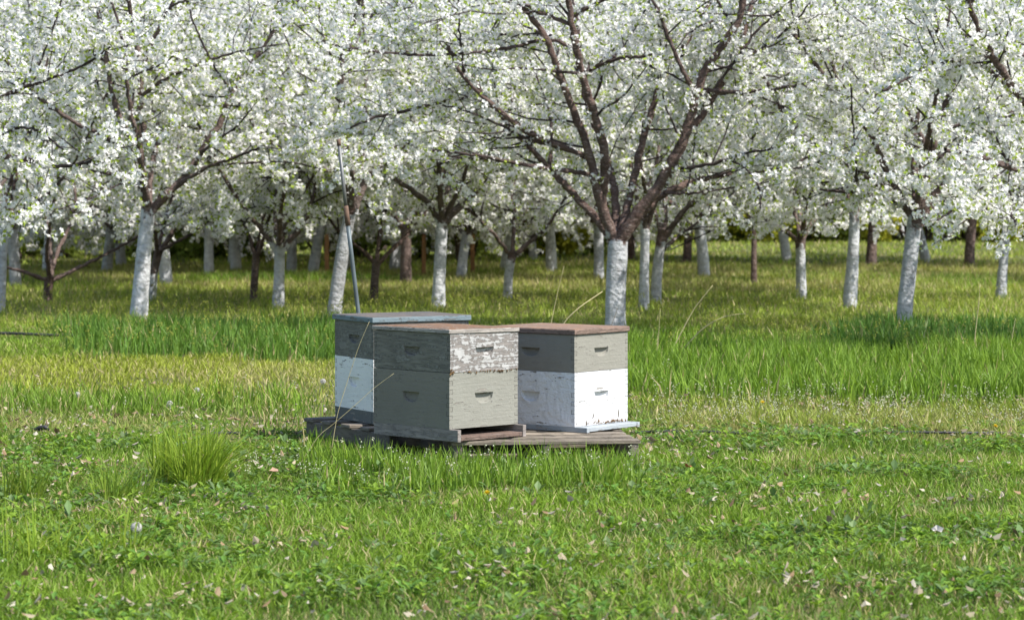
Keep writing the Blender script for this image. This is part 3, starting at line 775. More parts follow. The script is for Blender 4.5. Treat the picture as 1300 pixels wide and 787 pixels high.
def lid(parent, W, L, z, th, ov, edge_m, top_m, name='lid', tilt=(0, 0)):
    mb = MB(); mb.box(-ov, W + ov, -ov, L + ov, 0, th, b=.002)
    ob = mb.build(name, edge_m, parent, loc=(0, 0, z)); ob.rotation_euler = (tilt[0], tilt[1], 0)
    # thin warped top sheet with subdivisions
    n = 10; xs = np.linspace(-ov + .004, W + ov - .004, n); ys = np.linspace(-ov + .004, L + ov - .004, n); gx_, gy_ = np.meshgrid(xs, ys)
    e = np.minimum(np.minimum(gx_ - xs[0], xs[-1] - gx_), np.minimum(gy_ - ys[0], ys[-1] - gy_))
    zz = th + .0015 + .004 * fbm(gx_ + 3, gy_ + W * 9, 7, 2) * (e > .001)
    V = np.stack([gx_, gy_, zz], -1).reshape(-1, 3); V2 = V.copy(); V2[:, 2] = th - .0005
    i, j = np.meshgrid(np.arange(n - 1), np.arange(n - 1)); q_ = j * n + i; Q = np.stack([q_, q_ + 1, q_ + n + 1, q_ + n], -1).reshape(-1, 4)
    b = list(range(n)) + [k * n + n - 1 for k in range(1, n)] + [n * (n - 1) + k for k in range(n - 2, -1, -1)] + [k * n for k in range(n - 2, 0, -1)]
    S = [[b[(k + 1) % len(b)], b[k], b[k] + n * n, b[(k + 1) % len(b)] + n * n] for k in range(len(b))]
    link('top_sheet', make_mesh('top_sheet', np.concatenate([V, V2]), [(Q, 0), (np.array(S), 0)], [top_m]), ob)
    return ob

def place_hive(h, W, L, label, zb):
    a = R(h['al'])
    # local +x -> Rr = (sin a, cos a); local +y -> L = (-cos a, sin a)
    rz = math.atan2(math.cos(a), math.sin(a))
    e = empty('beehive', (h['p'][0], h['p'][1], zb), rz)
    tag(e, label, 'beehive', 'beehives stacked on wooden pallets'); return e

DH, MH = .2445, .169
PT = .125                                   # pallet top
# front hive
zb = FRONT['p'][2]; e = place_hive(FRONT, HW, HL, 'front middle beehive: flaking white upper box on grey green lower box, rusty lid', PT)
rail = .045
d0 = zb - PT - .045
bottom_board(e, HW, HL, .0005, M_board_grey, M_board_brown, rail_h=zb - PT - .001)
s = hive_box('lower_box', HW, HL, DH, [M_front_deep, M_front_deep_shaded], e, zb - PT)
s['label'] = 'grey green painted lower box'
hs = hive_box('upper_box', HW, HL, MH, [M_front_super, M_front_super_side], e, zb - PT + DH + .002, off=(.003, -.002), rz=.006)
hs['label'] = 'weathered upper box with flaking white paint'
rr = np.random.RandomState(3)
pts = [(x, -.003, DH + rr.normal(0, .0022)) for x in rr.uniform(0, HW, 60)] + [(x, -.003, DH - .004) for x in (.16, .24, .262, .285, .31, .318, .345, .36, .3)]
bits('propolis', s, pts[::2] + pts[60:], M_propolis, 1, .0036)
bits('propolis', s, [(rr.normal(.012, .012), -.0045, DH + .004 + rr.normal(0, .006)) for _ in range(9)], M_propolis, 2, .005)
lid(e, HW, HL, zb - PT + DH + MH + .004, .018, .006, M_lid_edge, M_rust, tilt=(0, .012))
# right hive
zb = RIGHT['p'][2]; e = place_hive(RIGHT, HW, HL, 'right hand beehive: khaki upper box on bright white lower box, reddish brown lid', PT)
bottom_board(e, HW, HL, .0005, M_board_white, M_board_white, land=.07, rail_h=zb - PT - .001)
s = hive_box('lower_box', HW, HL, DH, [M_right_deep, M_right_deep_side], e, zb - PT); s['label'] = 'bright white painted lower box with rust chipped edge'
hs = hive_box('upper_box', HW, HL, MH, [M_right_super, M_right_super_shaded], e, zb - PT + DH + .002, off=(.001, .002), rz=-.004); hs['label'] = 'khaki grey painted upper box'
pts = [(x, -.003, .004 + abs(rr.normal(0, .006))) for x in np.concatenate([rr.uniform(.1, .4, 70), rr.normal(.31, .05, 60)])]
bits('propolis', s, pts[::2], M_propolis, 4, .0035)
lid(e, HW, HL, zb - PT + DH + MH + .004, .022, .008, M_lid_red, M_rust2, tilt=(0, 0))
# back hive: short side to the left
zb = BACK['p'][2]; e = place_hive(BACK, HL, HW, 'rear left beehive: weathered grey upper box on white lower box, blue grey lid', PT)
mb = MB(); mb.box(0, HL + .05, 0, .02, .0005, zb - PT - .001); mb.box(0, HL + .05, HW - .02, HW, .0005, zb - PT - .001); mb.box(0, .02, .0215, HW - .0215, .0005, zb - PT - .001)
bb = mb.build('bottom_board', M_board_dark, e)
mb = MB(); mb.box(.0215, HL + .045, .0215, HW - .0215, .004, .022); mb.build('landing_board', M_board_brown, bb)
hive_box('lower_box', HL, HW, DH, [M_back_deep, M_back_deep], e, zb - PT)['label'] = 'white painted lower box'
hive_box('upper_box', HL, HW, MH, [M_back_super, M_back_super], e, zb - PT + DH + .002, off=(.002, .001), rz=.004)['label'] = 'bare grey weathered upper box'
lid(e, HL, HW, zb - PT + DH + MH + .004, .024, .010, M_lid_blue, M_bluetop)

# ---------------------------------------------------------------- pallets
def pallet(P, ang, W, L, label, deck_m, n_deck=7, seed=1):
    """W along the front edge, L backwards; deck boards run along the front edge"""
    e = empty('pallet', (P[0], P[1], 0), ang); r = np.random.RandomState(seed)
    tag(e, label, 'pallet', 'old wooden pallets under the hives')
    bw = .09; gap = (L - n_deck * bw) / (n_deck - 1)
    for k in range(n_deck):
        y = k * (bw + gap); mb = MB(); mb.box(-.004 + r.uniform(-.012, .01), W + r.uniform(-.01, .012), y, y + bw, .107, PT - .0005, b=.003)
        mb.build('deck_board', deck_m, e)
    for k in range(3):
        x = (0, (W - .04) / 2, W - .04)[k]; mb = MB(); mb.box(x + .002, x + .038, .004, L - .004, .0185, .1065, b=.003); mb.build('stringer', M_pallet_dark, e)
    for k in range(3):
        y = (0.002, (L - bw) / 2, L - bw - .002)[k]; mb = MB(); mb.box(0, W, y, y + bw, -.004, .018, b=.003); mb.build('bottom_slat', M_pallet_dark, e)
    return e
pallet(P_A, A_A, .82, 1.08, 'tan board pallet carrying the front and right hand hives', M_pallet, 7, 1)
pallet(P_B, A_B, .58, .85, 'dark old pallet under the rear left hive, its corner sticking out left', M_pallet_dark, 5, 2)

# ---------------------------------------------------------------- pipe pole
Dp = 13.75
b = at(474.5, YH + F * CAMH / Dp, Dp); b[2] = -.05
mid = at(441.5, 284, Dp); t2 = at(430, 180, Dp)
e = empty('metal_pole', (b[0], b[1], 0)); tag(e, 'slim leaning metal pipe pole behind the rear left hive', 'pole')
o0 = np.array([b[0], b[1], 0])
dv = mid - b; ks = np.linspace(0, 1, 8)
mb = MB(); mb.tube(np.array([b + dv * k for k in ks]) - o0, .0108, 12); mb.build('lower_pipe', M_pipe, e, True)
dv2 = norm(t2 - mid); j0 = mid - norm(dv) * .02
mb = MB(); mb.tube(np.array([mid - norm(dv) * .01, mid + dv2 * .05, mid + dv2 * .09]) - o0, [.0132, .013, .012], 12); mb.build('coupling', M_pipe_rust, e, True)
mb = MB(); mb.tube(np.array([mid + dv2 * .085, (mid + t2) / 2, t2 - dv2 * .02]) - o0, .0092, 12); mb.build('upper_pipe', M_pipe2, e, True)
mb = MB(); mb.tube(np.array([t2 - dv2 * .021, t2 + dv2 * .012]) - o0, .0108, 12); mb.build('end_cap', M_pipe_rust, e, True)

# ---------------------------------------------------------------- trees
def resample(P, Rr, step):
    seg = np.linalg.norm(np.diff(P, axis=0), axis=1); s = np.concatenate([[0], np.cumsum(seg)]); n = max(3, int(s[-1] / step) + 1)
    t = np.linspace(0, s[-1], n)
    Q = np.stack([np.interp(t, s, P[:, i]) for i in range(3)], -1); q = np.interp(t, s, Rr)
    for _ in range(2): Q[1:-1] = (Q[:-2] + 2 * Q[1:-1] + Q[2:]) / 4
    return Q, q

def walk(r, P0, d0, L, k, r0, r1, wob=.25, up=.05, out=None):
    """batch of wandering branches"""
    n = len(P0); P = np.zeros((n, k, 3)); P[:, 0] = P0; d = norm(d0)
    for i in range(1, k):
        d = norm(d + r.normal(0, wob, (n, 3)) + np.array([0, 0, up]))
        P[:, i] = P[:, i - 1] + d * (L / (k - 1))[:, None]
    t = np.linspace(0, 1, k)[None]
    return P, r0[:, None] * (1 - t) + r1[:, None] * t

def sample_along(r, P, Rr, spacing, tmin=0., dens=None):
    """P [N,k,3]: random points along polylines -> pos, tangent, radius, t"""
    N_, k, _ = P.shape
    seg = P[:, 1:] - P[:, :-1]; L = np.linalg.norm(seg, axis=2); tot = L.sum(1)
    cnt = np.maximum(1, np.round(tot * (1 - tmin) / spacing)).astype(int)
    idx = np.repeat(np.arange(N_), cnt); t = tmin + (1 - tmin) * r.rand(len(idx))
    f = t * (k - 1); i = np.minimum(f.astype(int), k - 2); f = f - i
    pos = P[idx, i] * (1 - f)[:, None] + P[idx, i + 1] * f[:, None]
    return pos, norm(seg[idx, i]), Rr[idx, i] * (1 - f) + Rr[idx, i + 1] * f, t

def star(r, C, Nn, s):
    n = len(C); ref = norm(r.normal(0, 1, (n, 3))); U = norm(np.cross(Nn, ref)); W = np.cross(Nn, U)
    a = np.arange(5) / 5 * 6.2832; cols = [C - Nn * (s * .25)[:, None]]
    for i in range(5): cols.append(C + (U * math.cos(a[i]) + W * math.sin(a[i])) * (s * .62)[:, None])
    for i in range(5):
        b_ = a[i] + .6283; cols.append(C + (U * math.cos(b_) + W * math.sin(b_)) * (s * 1.05)[:, None] + Nn * (s * .18)[:, None])
    V = np.stack(cols, 1).reshape(-1, 3); i0 = np.arange(n)[:, None] * 11
    Q = np.concatenate([i0 + np.array([[0, 1 + k, 6 + k, 1 + (k + 1) % 5]]) for k in range(5)])
    return V, Q
def penta(r, C, Nn, s):
    n = len(C); ref = norm(r.normal(0, 1, (n, 3))); U = norm(np.cross(Nn, ref)); W = np.cross(Nn, U)
    a = np.arange(5) / 5 * 6.2832
    V = np.stack([C + (U * math.cos(x) + W * math.sin(x)) * s[:, None] for x in a], 1).reshape(-1, 3)
    return V, np.arange(n)[:, None] * 5 + np.arange(5)[None]

def crown_mesh(r, pos, tan, lod, nf, fs, leafn):
    """blossom clusters at pos"""
    n = len(pos)
    off = norm(np.cross(tan, r.normal(0, 1, (n, 3))) + np.array([0, 0, .15]))
    C = pos + off * (.010 + .018 * r.rand(n))[:, None]
    cr = .026 + .018 * r.rand(n)
    d = norm(r.normal(0, 1, (n, nf, 3)) + off[:, None] * .8)
    FC = (C[:, None] + d * cr[:, None, None] * (.7 + .5 * r.rand(n, nf, 1))).reshape(-1, 3)
    Nn = norm(d.reshape(-1, 3) + r.normal(0, .35, (n * nf, 3)))
    s = fs * (.8 + .4 * r.rand(n * nf))
    V, Q = (star if lod == 0 else penta)(r, FC, Nn, s)
    m = n * leafn
    base = np.repeat(pos + off * .01, leafn, 0)
    ld = norm(np.repeat(off, leafn, 0) + r.normal(0, .8, (m, 3))); ls = (.022 + .026 * r.rand(m)) * (1 if lod == 0 else 1.15)
    sd = norm(np.cross(ld, r.normal(0, 1, (m, 3)))); nn = np.cross(ld, sd)
    LV = np.stack([base, base + ld * (ls * .5)[:, None] + sd * (ls * .27)[:, None] + nn * (ls * .06)[:, None], base + ld * ls[:, None], base + ld * (ls * .5)[:, None] - sd * (ls * .27)[:, None] + nn * (ls * .06)[:, None]], 1).reshape(-1, 3) + ld.repeat(4, 0) * .022
    LQ = np.arange(m)[:, None] * 4 + np.array([[0, 1, 2, 3]]) + len(V)
    return np.concatenate([V, LV]), Q, LQ

def grow(r, limbs, fork, lod, dens=1., zlow=.55, tmin2=.12, back=0., droop=.05, ztop=2.8, Lsc=1.):
    """limbs: list of (P, R) in local coords; adds sub-branches; returns branch tubes + crown arrays"""
    K = 14; LP = []; LR = []
    for P, Rr in limbs:
        Q, q = resample(P, Rr, .1)
        t = np.linspace(0, len(Q) - 1, K); k = np.arange(len(Q))
        LP.append(np.stack([np.interp(t, k, Q[:, i]) for i in range(3)], -1)); LR.append(np.interp(t, k, q))
    LP = np.array(LP); LR = np.array(LR)
    # second order branches
    pos, tan, rad, t = sample_along(r, LP, LR, .115 / dens, tmin2)
    kk = r.rand(len(pos)) < np.where(pos[:, 2] > ztop, .25, 1.); pos, tan, rad, t = pos[kk], tan[kk], rad[kk], t[kk]
    n = len(pos); outv = pos - np.array([fork[0], fork[1], 0]); outv[:, 2] = 0; outv = norm(outv + 1e-6)
    d = norm(tan * .35 + norm(np.cross(tan, r.normal(0, 1, (n, 3)))) * .9 + outv * .5 + np.array([0, 0, droop]))
    L = Lsc * (.45 + .95 * r.rand(n)) * np.clip(1.25 - .35 * t, .5, 1.2)
    d[:, 1] = np.where(r.rand(n) < back, np.abs(d[:, 1]), d[:, 1])
    r0 = np.minimum(rad * .6, .006 + .008 * r.rand(n)); P2, R2 = walk(r, pos, d, L, 7, r0, r0 * .3, .16, .015)
    kk = P2[:, :, 2].min(1) > zlow - .05; P2, R2 = P2[kk], R2[kk]
    # thin twigs
    pos3, tan3, rad3, t3 = sample_along(r, P2, R2, .095 / dens, .1)
    n3 = len(pos3); d3 = norm(tan3 * .6 + norm(np.cross(tan3, r.normal(0, 1, (n3, 3)))) * .8 + np.array([0, 0, .12]))
    L3 = .12 + .34 * r.rand(n3); r3 = np.minimum(rad3 * .8, .0035 + 0 * rad3); P3, R3 = walk(r, pos3, d3, L3, 4, r3, r3 * .45, .18, .04)
    kk = P3[:, :, 2].min(1) > zlow - .08; P3, R3 = P3[kk], R3[kk]
    sp, st, sr, _ = sample_along(r, LP, LR, .10, .04); ns = len(sp)
    sdir = norm(np.cross(st, r.normal(0, 1, (ns, 3))) + np.array([0, 0, .2])); sl_ = sr + .02 + .06 * r.rand(ns)
    SP_, SR_ = walk(r, sp, sdir, sl_, 4, np.full(ns, .0050), np.full(ns, .0035), .25, 0)
    P3 = np.concatenate([P3, SP_]); R3 = np.concatenate([R3, SR_])
    return LP, LR, P2, R2, P3, R3

TRUNKS = []
def build_tree(name, base, trunk, limbs, seed, lod=1, wash=None, dens=1., nf=6, fs=.016, leafn=2, extra=0, rz=0, spacing=.046, leafier=0, label=None, group=None, part_only=False, zlow=.8, tmin2=.12, back=0., droop=.05, ztop=2.8, Lsc=1.):
    """trunk: (P,R) local polyline; limbs: list of (P,R) local"""
    r = np.random.RandomState(seed)
    TP, TR = resample(np.array(trunk[0]), np.array(trunk[1]), .05)
    fork = TP[-1]
    LP, LR, P2, R2, P3, R3 = grow(r, limbs, fork, lod, dens, zlow, tmin2, back, droop, ztop, Lsc)
    mb = MB(); A = []; TH = []
    sides = 14 if lod == 0 else 9
    # trunk with slight flutes
    V, q = tubes(TP[None], TR[None], sides)
    ang = np.tile(np.arange(sides), len(TP)) / sides * 6.283; ctr = np.repeat(TP, sides, 0)
    V = ctr + (V - ctr) * (1 + .07 * np.sin(ang * 3 + seed) + .04 * np.sin(ang * 5 + ctr[:, 2] * 6) + .05 * (r.rand(len(V)) - .5))[:, None]
    mb.add(V, q); A.append(V[:, 2]); TH.append(0 * V[:, 2])
    trunkmb = mb
    # limbs in branches mesh
    bm_ = MB(); BA = []; BT = []
    for P, Rr in zip(LP, LR):
        P = P.copy(); P_, R_ = resample(P, Rr, .045)
        R_ = R_ * (1 + .10 * r.normal(0, 1, len(R_)).clip(-1.2, 2)); P_[2:-1] += r.normal(0, .004, P_[2:-1].shape)
        V, q = tubes(P_[None], R_[None], 10 if lod == 0 else 6)
        V = V + r.normal(0, .0022, V.shape)
        bm_.add(V, q); BA.append(V[:, 2] + .12 * 0); BT.append(np.repeat(np.clip((.022 - R_) / .014, 0, 1), 10 if lod == 0 else 6))
    V, q = tubes(P2, R2, 5 if lod == 0 else 4); bm_.add(V, q); BA.append(V[:, 2] + 9); BT.append(np.ones(len(V)))
    if lod < 2:
        V, q = tubes(P3, R3, 3); bm_.add(V, q); BA.append(V[:, 2] + 9); BT.append(np.ones(len(V)))
    wz = wash if wash is not None else -9
    def wf(z): return np.clip(.5 + (wz - z) / .30, 0, 1) * (0 if wash is None else 1)
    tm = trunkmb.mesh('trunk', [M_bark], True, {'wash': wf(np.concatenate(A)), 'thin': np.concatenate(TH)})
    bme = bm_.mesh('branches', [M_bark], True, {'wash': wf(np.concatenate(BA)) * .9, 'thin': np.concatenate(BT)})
    p3, t3, _, _ = sample_along(r, P3, R3, spacing, .05)
    p2, t2, _, _ = sample_along(r, P2, R2, spacing * 1.5, .2)
    pos = np.concatenate([p3, p2]); tan = np.concatenate([t3, t2])
    k = (pos[:, 2] > zlow) & (r.rand(len(pos)) < np.where(pos[:, 2] > ztop, .5, 1.)); pos = pos[k]; tan = tan[k]
    V, Q, LQ = crown_mesh(r, pos, tan, lod, nf, fs, leafn)
    cm = make_mesh('crown', V, [(Q, 0), (LQ, 1)], [M_blossom, M_leaf])
    e = empty(name, tuple(base), rz)
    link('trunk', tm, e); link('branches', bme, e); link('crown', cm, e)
    tag(e, label, 'tree', group); return e

def extend(r, P, Rr, zt, out):
    """continue a limb upwards and outwards"""
    P = [np.array(p) for p in P]; Rr = list(Rr); d = norm(P[-1] - P[-2])
    while P[-1][2] < zt and len(P) < 40 and Rr[-1] > .006:
        d = norm(d + r.normal(0, .16, 3) + np.array([0, 0, .10]) + out * .05); P.append(P[-1] + d * .22); Rr.append(Rr[-1] * .90)
    return np.array(P), np.array(Rr)

def sub_limbs(r, limbs, n, Lm=1.5):
    out = []
    for P, Rr in limbs:
        for _ in range(n):
            i = r.randint(max(1, int(len(P) * .2)), max(2, int(len(P) * .8))); tan = norm(P[min(i + 1, len(P) - 1)] - P[i - 1])
            d = norm(tan * .5 + norm(np.cross(tan, r.normal(0, 1, 3))) * .8); d[2] = max(d[2], -.05); L = Lm * (.6 + .6 * r.rand())
            r0 = min(Rr[i] * .7, .02); Q, q = walk(r, P[i][None], d[None], np.array([L]), 7, np.array([r0]), np.array([.005]), .14, .03); out.append((Q[0], q[0]))
    return limbs + out

GT = 'cherry trees in white blossom with trunks painted white'
def traced(label, D, trunk_px, limbs_px, seed, wash_y, sides=None, lod=1, zt=3.7, subs=1, name='cherry_tree', group=GT, **kw):
    """trunk_px: [(px,py,width_px)...] from the ground up; limbs_px: list of ([(px,py)...], w0, w1, depth drift, extend?)"""
    s = F / D; b = np.array([(trunk_px[0][0] - 650) / s, D, 0.])
    r = np.random.RandomState(seed + 1000)
    TP = [at(a, c, D) - b for a, c, w in trunk_px]; TR = [w / 2 / s for a, c, w in trunk_px]
    TP[0][2] = -.06; TR[0] *= 1.12
    L = []
    for lp in limbs_px:
        pts, w0, w1, drift, ext = lp
        n = len(pts); P = np.array([at(a, c, D + drift * ((k / (n - 1)) ** 1.1)) - b for k, (a, c) in enumerate(pts)])
        Rr = np.linspace(w0, w1, n) / 2 / s
        if ext:
            o_ = P[-1] - TP[-1]; o_[2] = 0; P, Rr = extend(r, P, Rr, zt * (.85 + .25 * r.rand()), norm(o_))
        L.append((P, Rr))
    # limbs towards and away from the camera, which the view foreshortens
    fk = TP[-1]
    for sy in (sides or ()):
        az, inc = sy; d = np.array([math.cos(az) * math.sin(inc), math.sin(az) * math.sin(inc), math.cos(inc)])
        P = [fk - np.array([0, 0, .04]), fk + d * .25, fk + d * .5]; Rr = [TR[-1] * .55, TR[-1] * .45, TR[-1] * .4]
        o_ = d.copy(); o_[2] = 0; L.append(extend(r, P, Rr, zt * (.8 + .25 * r.rand()), norm(o_)))
    L = sub_limbs(r, L, subs)
    wz = None if wash_y is None else CAMH - (wash_y - YH) / s
    return build_tree(name, b, (TP, TR), L, seed, lod=lod, wash=wz, label=label, group=group, **kw)

H_ = math.pi
# main tree
mainL = [
 ([(780, 306), (772, 282), (763, 262), (756, 240), (752, 203), (742, 172), (729, 143), (715, 108), (701, 63), (685, 32), (660, 4)], 15, 7, -.3, True),
 ([(763, 262), (766, 245), (769, 222), (769, 178), (755, 152), (742, 105), (734, 73), (725, 32), (721, -5)], 13, 7.5, -.55, True),
 ([(786, 304), (792, 280), (799, 248), (812, 197), (825, 143), (841, 102), (855, 78)], 11, 7, .7, True),
 ([(786, 308), (795, 285), (815, 262), (837, 238), (856, 203), (875, 165), (883, 118), (891, 89), (907, 70), (923, 51), (945, 25), (945, -8)], 17, 8, -.2, True),
 ([(880, 160), (891, 152), (914, 108), (930, 83), (942, 57), (950, 20)], 9, 6, .4, True),
 ([(742, 95), (758, 84), (777, 72), (800, 76), (828, 70)], 6, 3, -.6, False),
 ([(750, 222), (720, 217), (685, 214), (650, 206), (600, 196), (545, 190)], 6, 3, -.7, False),
 ([(750, 202), (735, 196), (713, 187), (690, 178), (666, 167), (650, 155), (622, 130), (600, 115), (580, 88), (568, 60)], 8, 4, -.5, False),
 ([(640, 146), (600, 120), (560, 130), (520, 140), (470, 150), (440, 165)], 5, 2.5, -.4, False),
 ([(884, 114), (905, 116), (933, 119), (975, 114), (1005, 112), (1040, 100)], 6, 3, -.5, False),
 ([(862, 214), (876, 213), (891, 211), (920, 204), (952, 192), (985, 188)], 5, 2.5, -.5, False),
 ([(843, 246), (870, 246), (898, 243), (933, 238)], 4, 2, .3, False),
 ([(725, 60), (700, 45), (655, 60), (600, 68), (540, 72), (480, 66), (420, 58)], 5, 2.5, -.9, False),
 ([(725, 22), (740, 12), (758, 4)], 6, 5, -.1, True),
]
traced('largest cherry tree, right behind the brown lidded hive, thick red brown limbs above whitewash', 22.7,
       [(781, 425, 27), (781, 400, 26), (781, 370, 26), (783, 330, 25), (784, 306, 24)], mainL, 1, 303, sides=[(1.6, .7), (2.4, .9), (.5, .8)],
       lod=0, subs=1, dens=.50, spacing=.050, nf=9, fs=.0150, leafn=3, zlow=1.12, tmin2=.25, back=.7)
traced('whitewashed cherry tree right of centre-right with blossom hanging in front of its fork', 23.2,
       [(1147, 421, 21), (1149, 390, 20), (1154, 340, 19), (1160, 290, 18), (1163, 272, 19)],
       [([(1162, 285), (1150, 262), (1140, 245), (1132, 232), (1118, 205), (1112, 180), (1090, 140)], 10, 7, -.2, True),
        ([(1164, 285), (1170, 255), (1174, 230), (1180, 200), (1190, 160), (1210, 110)], 16, 8, -.4, True),
        ([(1165, 280), (1185, 262), (1215, 248), (1250, 240), (1300, 235)], 8, 4, .2, False),
        ([(1150, 262), (1120, 250), (1080, 245), (1040, 240)], 6, 3, -.4, False)], 2, 283, sides=[(1.5, .6), (-1.6, .8), (2.8, .9), (.3, .8)], lod=0, subs=1, dens=.52, spacing=.05, nf=9, fs=.015, leafn=3, zlow=1.0, back=.4)
# trees beside the frame whose limbs reach in
traced('cherry tree beyond the right edge whose grey limbs reach into the picture at top right', 20.0,
       [(1452, 452, 30), (1450, 400, 28), (1442, 330, 27), (1432, 280, 26)],
       [([(1430, 290), (1385, 235), (1340, 180), (1300, 130), (1262, 78), (1240, 38), (1228, 0)], 13, 6, -1.0, True),
        ([(1432, 285), (1380, 245), (1300, 218), (1265, 208), (1235, 196), (1200, 190)], 12, 4, -1.2, False),
        ([(1330, 165), (1280, 108), (1235, 72), (1200, 78), (1165, 92), (1120, 115)], 7, 3, -1.3, False),
        ([(1300, 70), (1260, 70), (1230, 72), (1200, 90)], 6, 3, -.9, False),
        ([(1340, 230), (1290, 250), (1250, 268), (1215, 262), (1190, 280)], 5, 2, -1.4, False),
        ([(1270, 250), (1282, 268), (1290, 285)], 3, 2, -1.4, False),
        ([(1432, 285), (1450, 200), (1460, 120)], 14, 9, .5, True),
        ([(1432, 285), (1480, 230), (1530, 180)], 12, 8, .1, True)], 3, 290, sides=[(-.5, .7)], lod=0, subs=0, dens=.60, spacing=.046, Lsc=.55, nf=9, fs=.0155, leafn=3, zlow=.78)
traced('cherry tree beyond the left edge whose thin blossoming boughs reach in at upper left', 20.0,
       [(-150, 452, 28), (-150, 400, 26), (-145, 330, 25), (-140, 280, 24)],
       [([(-140, 285), (-90, 220), (-40, 150), (0, 122), (50, 104), (95, 92), (140, 60)], 8, 2, -1.0, False),
        ([(-140, 285), (-70, 210), (0, 196), (45, 205), (80, 216), (115, 205)], 10, 2.5, -1.0, False),
        ([(-40, 200), (10, 165), (40, 160), (80, 190)], 5, 2, -1.1, False),
        ([(-140, 285), (-160, 200), (-180, 100)], 14, 9, .4, True), ([(-140, 285), (-200, 230), (-260, 160)], 12, 9, .2, True),
        ], 4, 290, sides=[(-1.2, .7)], lod=0, subs=0, dens=.60, spacing=.046, Lsc=.55, nf=9, fs=.0155, leafn=3, zlow=.78)
traced('whitewashed cherry tree in the left third, trunk leaning right into two dark forking limbs', 25.0,
       [(175, 408, 22), (178, 370, 20), (182, 320, 19), (187, 280, 18), (188, 262, 18)],
       [([(187, 275), (184, 245), (181, 215), (176, 190), (174, 160), (176, 125)], 12, 8, -.3, True),
        ([(176, 190), (165, 175), (150, 150), (140, 110), (132, 60), (125, 20)], 8, 6, .4, True),
        ([(189, 272), (205, 250), (225, 236), (245, 218), (252, 200), (258, 180), (290, 150), (285, 120), (300, 105)], 12, 6, .2, True),
        ([(184, 240), (165, 232), (140, 222), (115, 216)], 5, 3, -.4, False),
        ([(180, 200), (150, 180), (110, 165), (75, 145), (40, 118), (5, 75)], 7, 4, -.5, True),
        ([(184, 180), (178, 130), (180, 80), (196, 45), (203, 35)], 9, 5, -.1, True),
        ([(230, 232), (265, 210), (300, 200), (335, 185)], 6, 3, -.4, False)], 5, 268, sides=[(1.6, .7), (-1.6, .75)], subs=1, dens=.44, spacing=.050, nf=8, leafn=3, zlow=1.05, tmin2=.3, back=.95)
traced('whitewashed cherry tree leaning right just behind the metal pole', 26.2,
       [(423, 400, 18), (427, 370, 17), (434, 320, 17), (442, 280, 16), (447, 262, 17)],
       [([(446, 272), (440, 235), (434, 200), (432, 160), (433, 110), (431, 75), (437, 60)], 13, 7, -.3, True),
        ([(448, 272), (452, 250), (462, 225), (480, 205), (495, 200), (515, 185), (525, 155), (530, 130), (520, 90)], 14, 7, .3, True),
        ([(447, 268), (455, 230), (464, 190), (465, 140), (464, 70)], 9, 5, .6, True),
        ([(437, 220), (415, 217), (385, 205), (355, 190), (330, 170)], 7, 4, -.5, True),
        ([(433, 175), (400, 160), (375, 130), (350, 105), (330, 90)], 6, 3.5, .4, True),
        ([(500, 198), (560, 190), (600, 205), (640, 205)], 4, 2, -.5, False)], 6, 268, sides=[(1.5, .7), (-1.5, .8)], subs=1, dens=.44, spacing=.050, nf=8, leafn=3, zlow=1.05, tmin2=.3, back=.95)
traced('straight whitewashed cherry tree in the middle above the front hive, wide fork', 28.0,
       [(556, 389, 18), (557, 360, 16), (559, 320, 15), (561, 285, 15), (561, 276, 17)],
       [([(559, 285), (550, 262), (540, 250), (520, 240), (500, 228), (480, 215)], 9, 5, -.2, True),
        ([(561, 285), (562, 255), (563, 230), (562, 200), (560, 150)], 9, 6, .3, True),
        ([(563, 285), (575, 265), (595, 252), (612, 240), (620, 225), (628, 190)], 11, 6, .1, True),
        ([(563, 280), (572, 258), (585, 240), (592, 220), (600, 180)], 7, 5, -.5, True)], 7, 280, sides=[(1.4, .8), (-1.6, .9)], dens=.56, spacing=.038, zlow=.85, leafn=3, back=.6)
traced('whitewashed cherry tree with streaked trunk, left of the metal pole', 27.9,
       [(353, 391, 16), (354, 360, 14), (355, 330, 13), (355, 314, 16)],
       [([(354, 322), (345, 305), (332, 293), (320, 280), (305, 255)], 8, 5, -.2, True), ([(356, 320), (368, 305), (385, 288), (395, 265), (402, 235)], 9, 5, .2, True),
        ([(355, 320), (358, 290), (372, 265), (385, 245)], 6, 4, -.3, True), ([(355, 320), (348, 285), (350, 250)], 6, 4, .5, True)], 8, 312, sides=[(1.5, .9), (-1.5, .9)], dens=.58, spacing=.038, leafn=2, ztop=3.2, zlow=.75)
traced('slim whitewashed cherry tree just right of the big trunk', 27.5, [(818, 392, 13), (818, 350, 12), (819, 310, 12), (819, 284, 13)],
       [([(819, 292), (812, 268), (806, 240), (800, 200)], 8, 5, .2, True), ([(820, 292), (826, 265), (838, 240), (860, 210)], 9, 5, -.2, True)], 9, 285, sides=[(1.5, .8), (-1.6, .8)], dens=.58, spacing=.038, leafn=2, ztop=3.2, zlow=.7, droop=-.1)
traced('grey streaked cherry tree with low fork, second trunk right of the big one', 28.8, [(833, 384, 13), (834, 350, 13), (838, 315, 13), (843, 292, 15)],
       [([(842, 300), (835, 280), (828, 262), (820, 240)], 7, 5, .3, True), ([(845, 300), (855, 280), (870, 265), (890, 250), (910, 235)], 9, 5, -.2, True), ([(838, 320), (850, 310), (868, 292), (885, 285)], 5, 3, .4, True)], 10, 315, sides=[(1.5, .8)], dens=.58, spacing=.038, leafn=2, ztop=3.2, zlow=.7, droop=-.1)
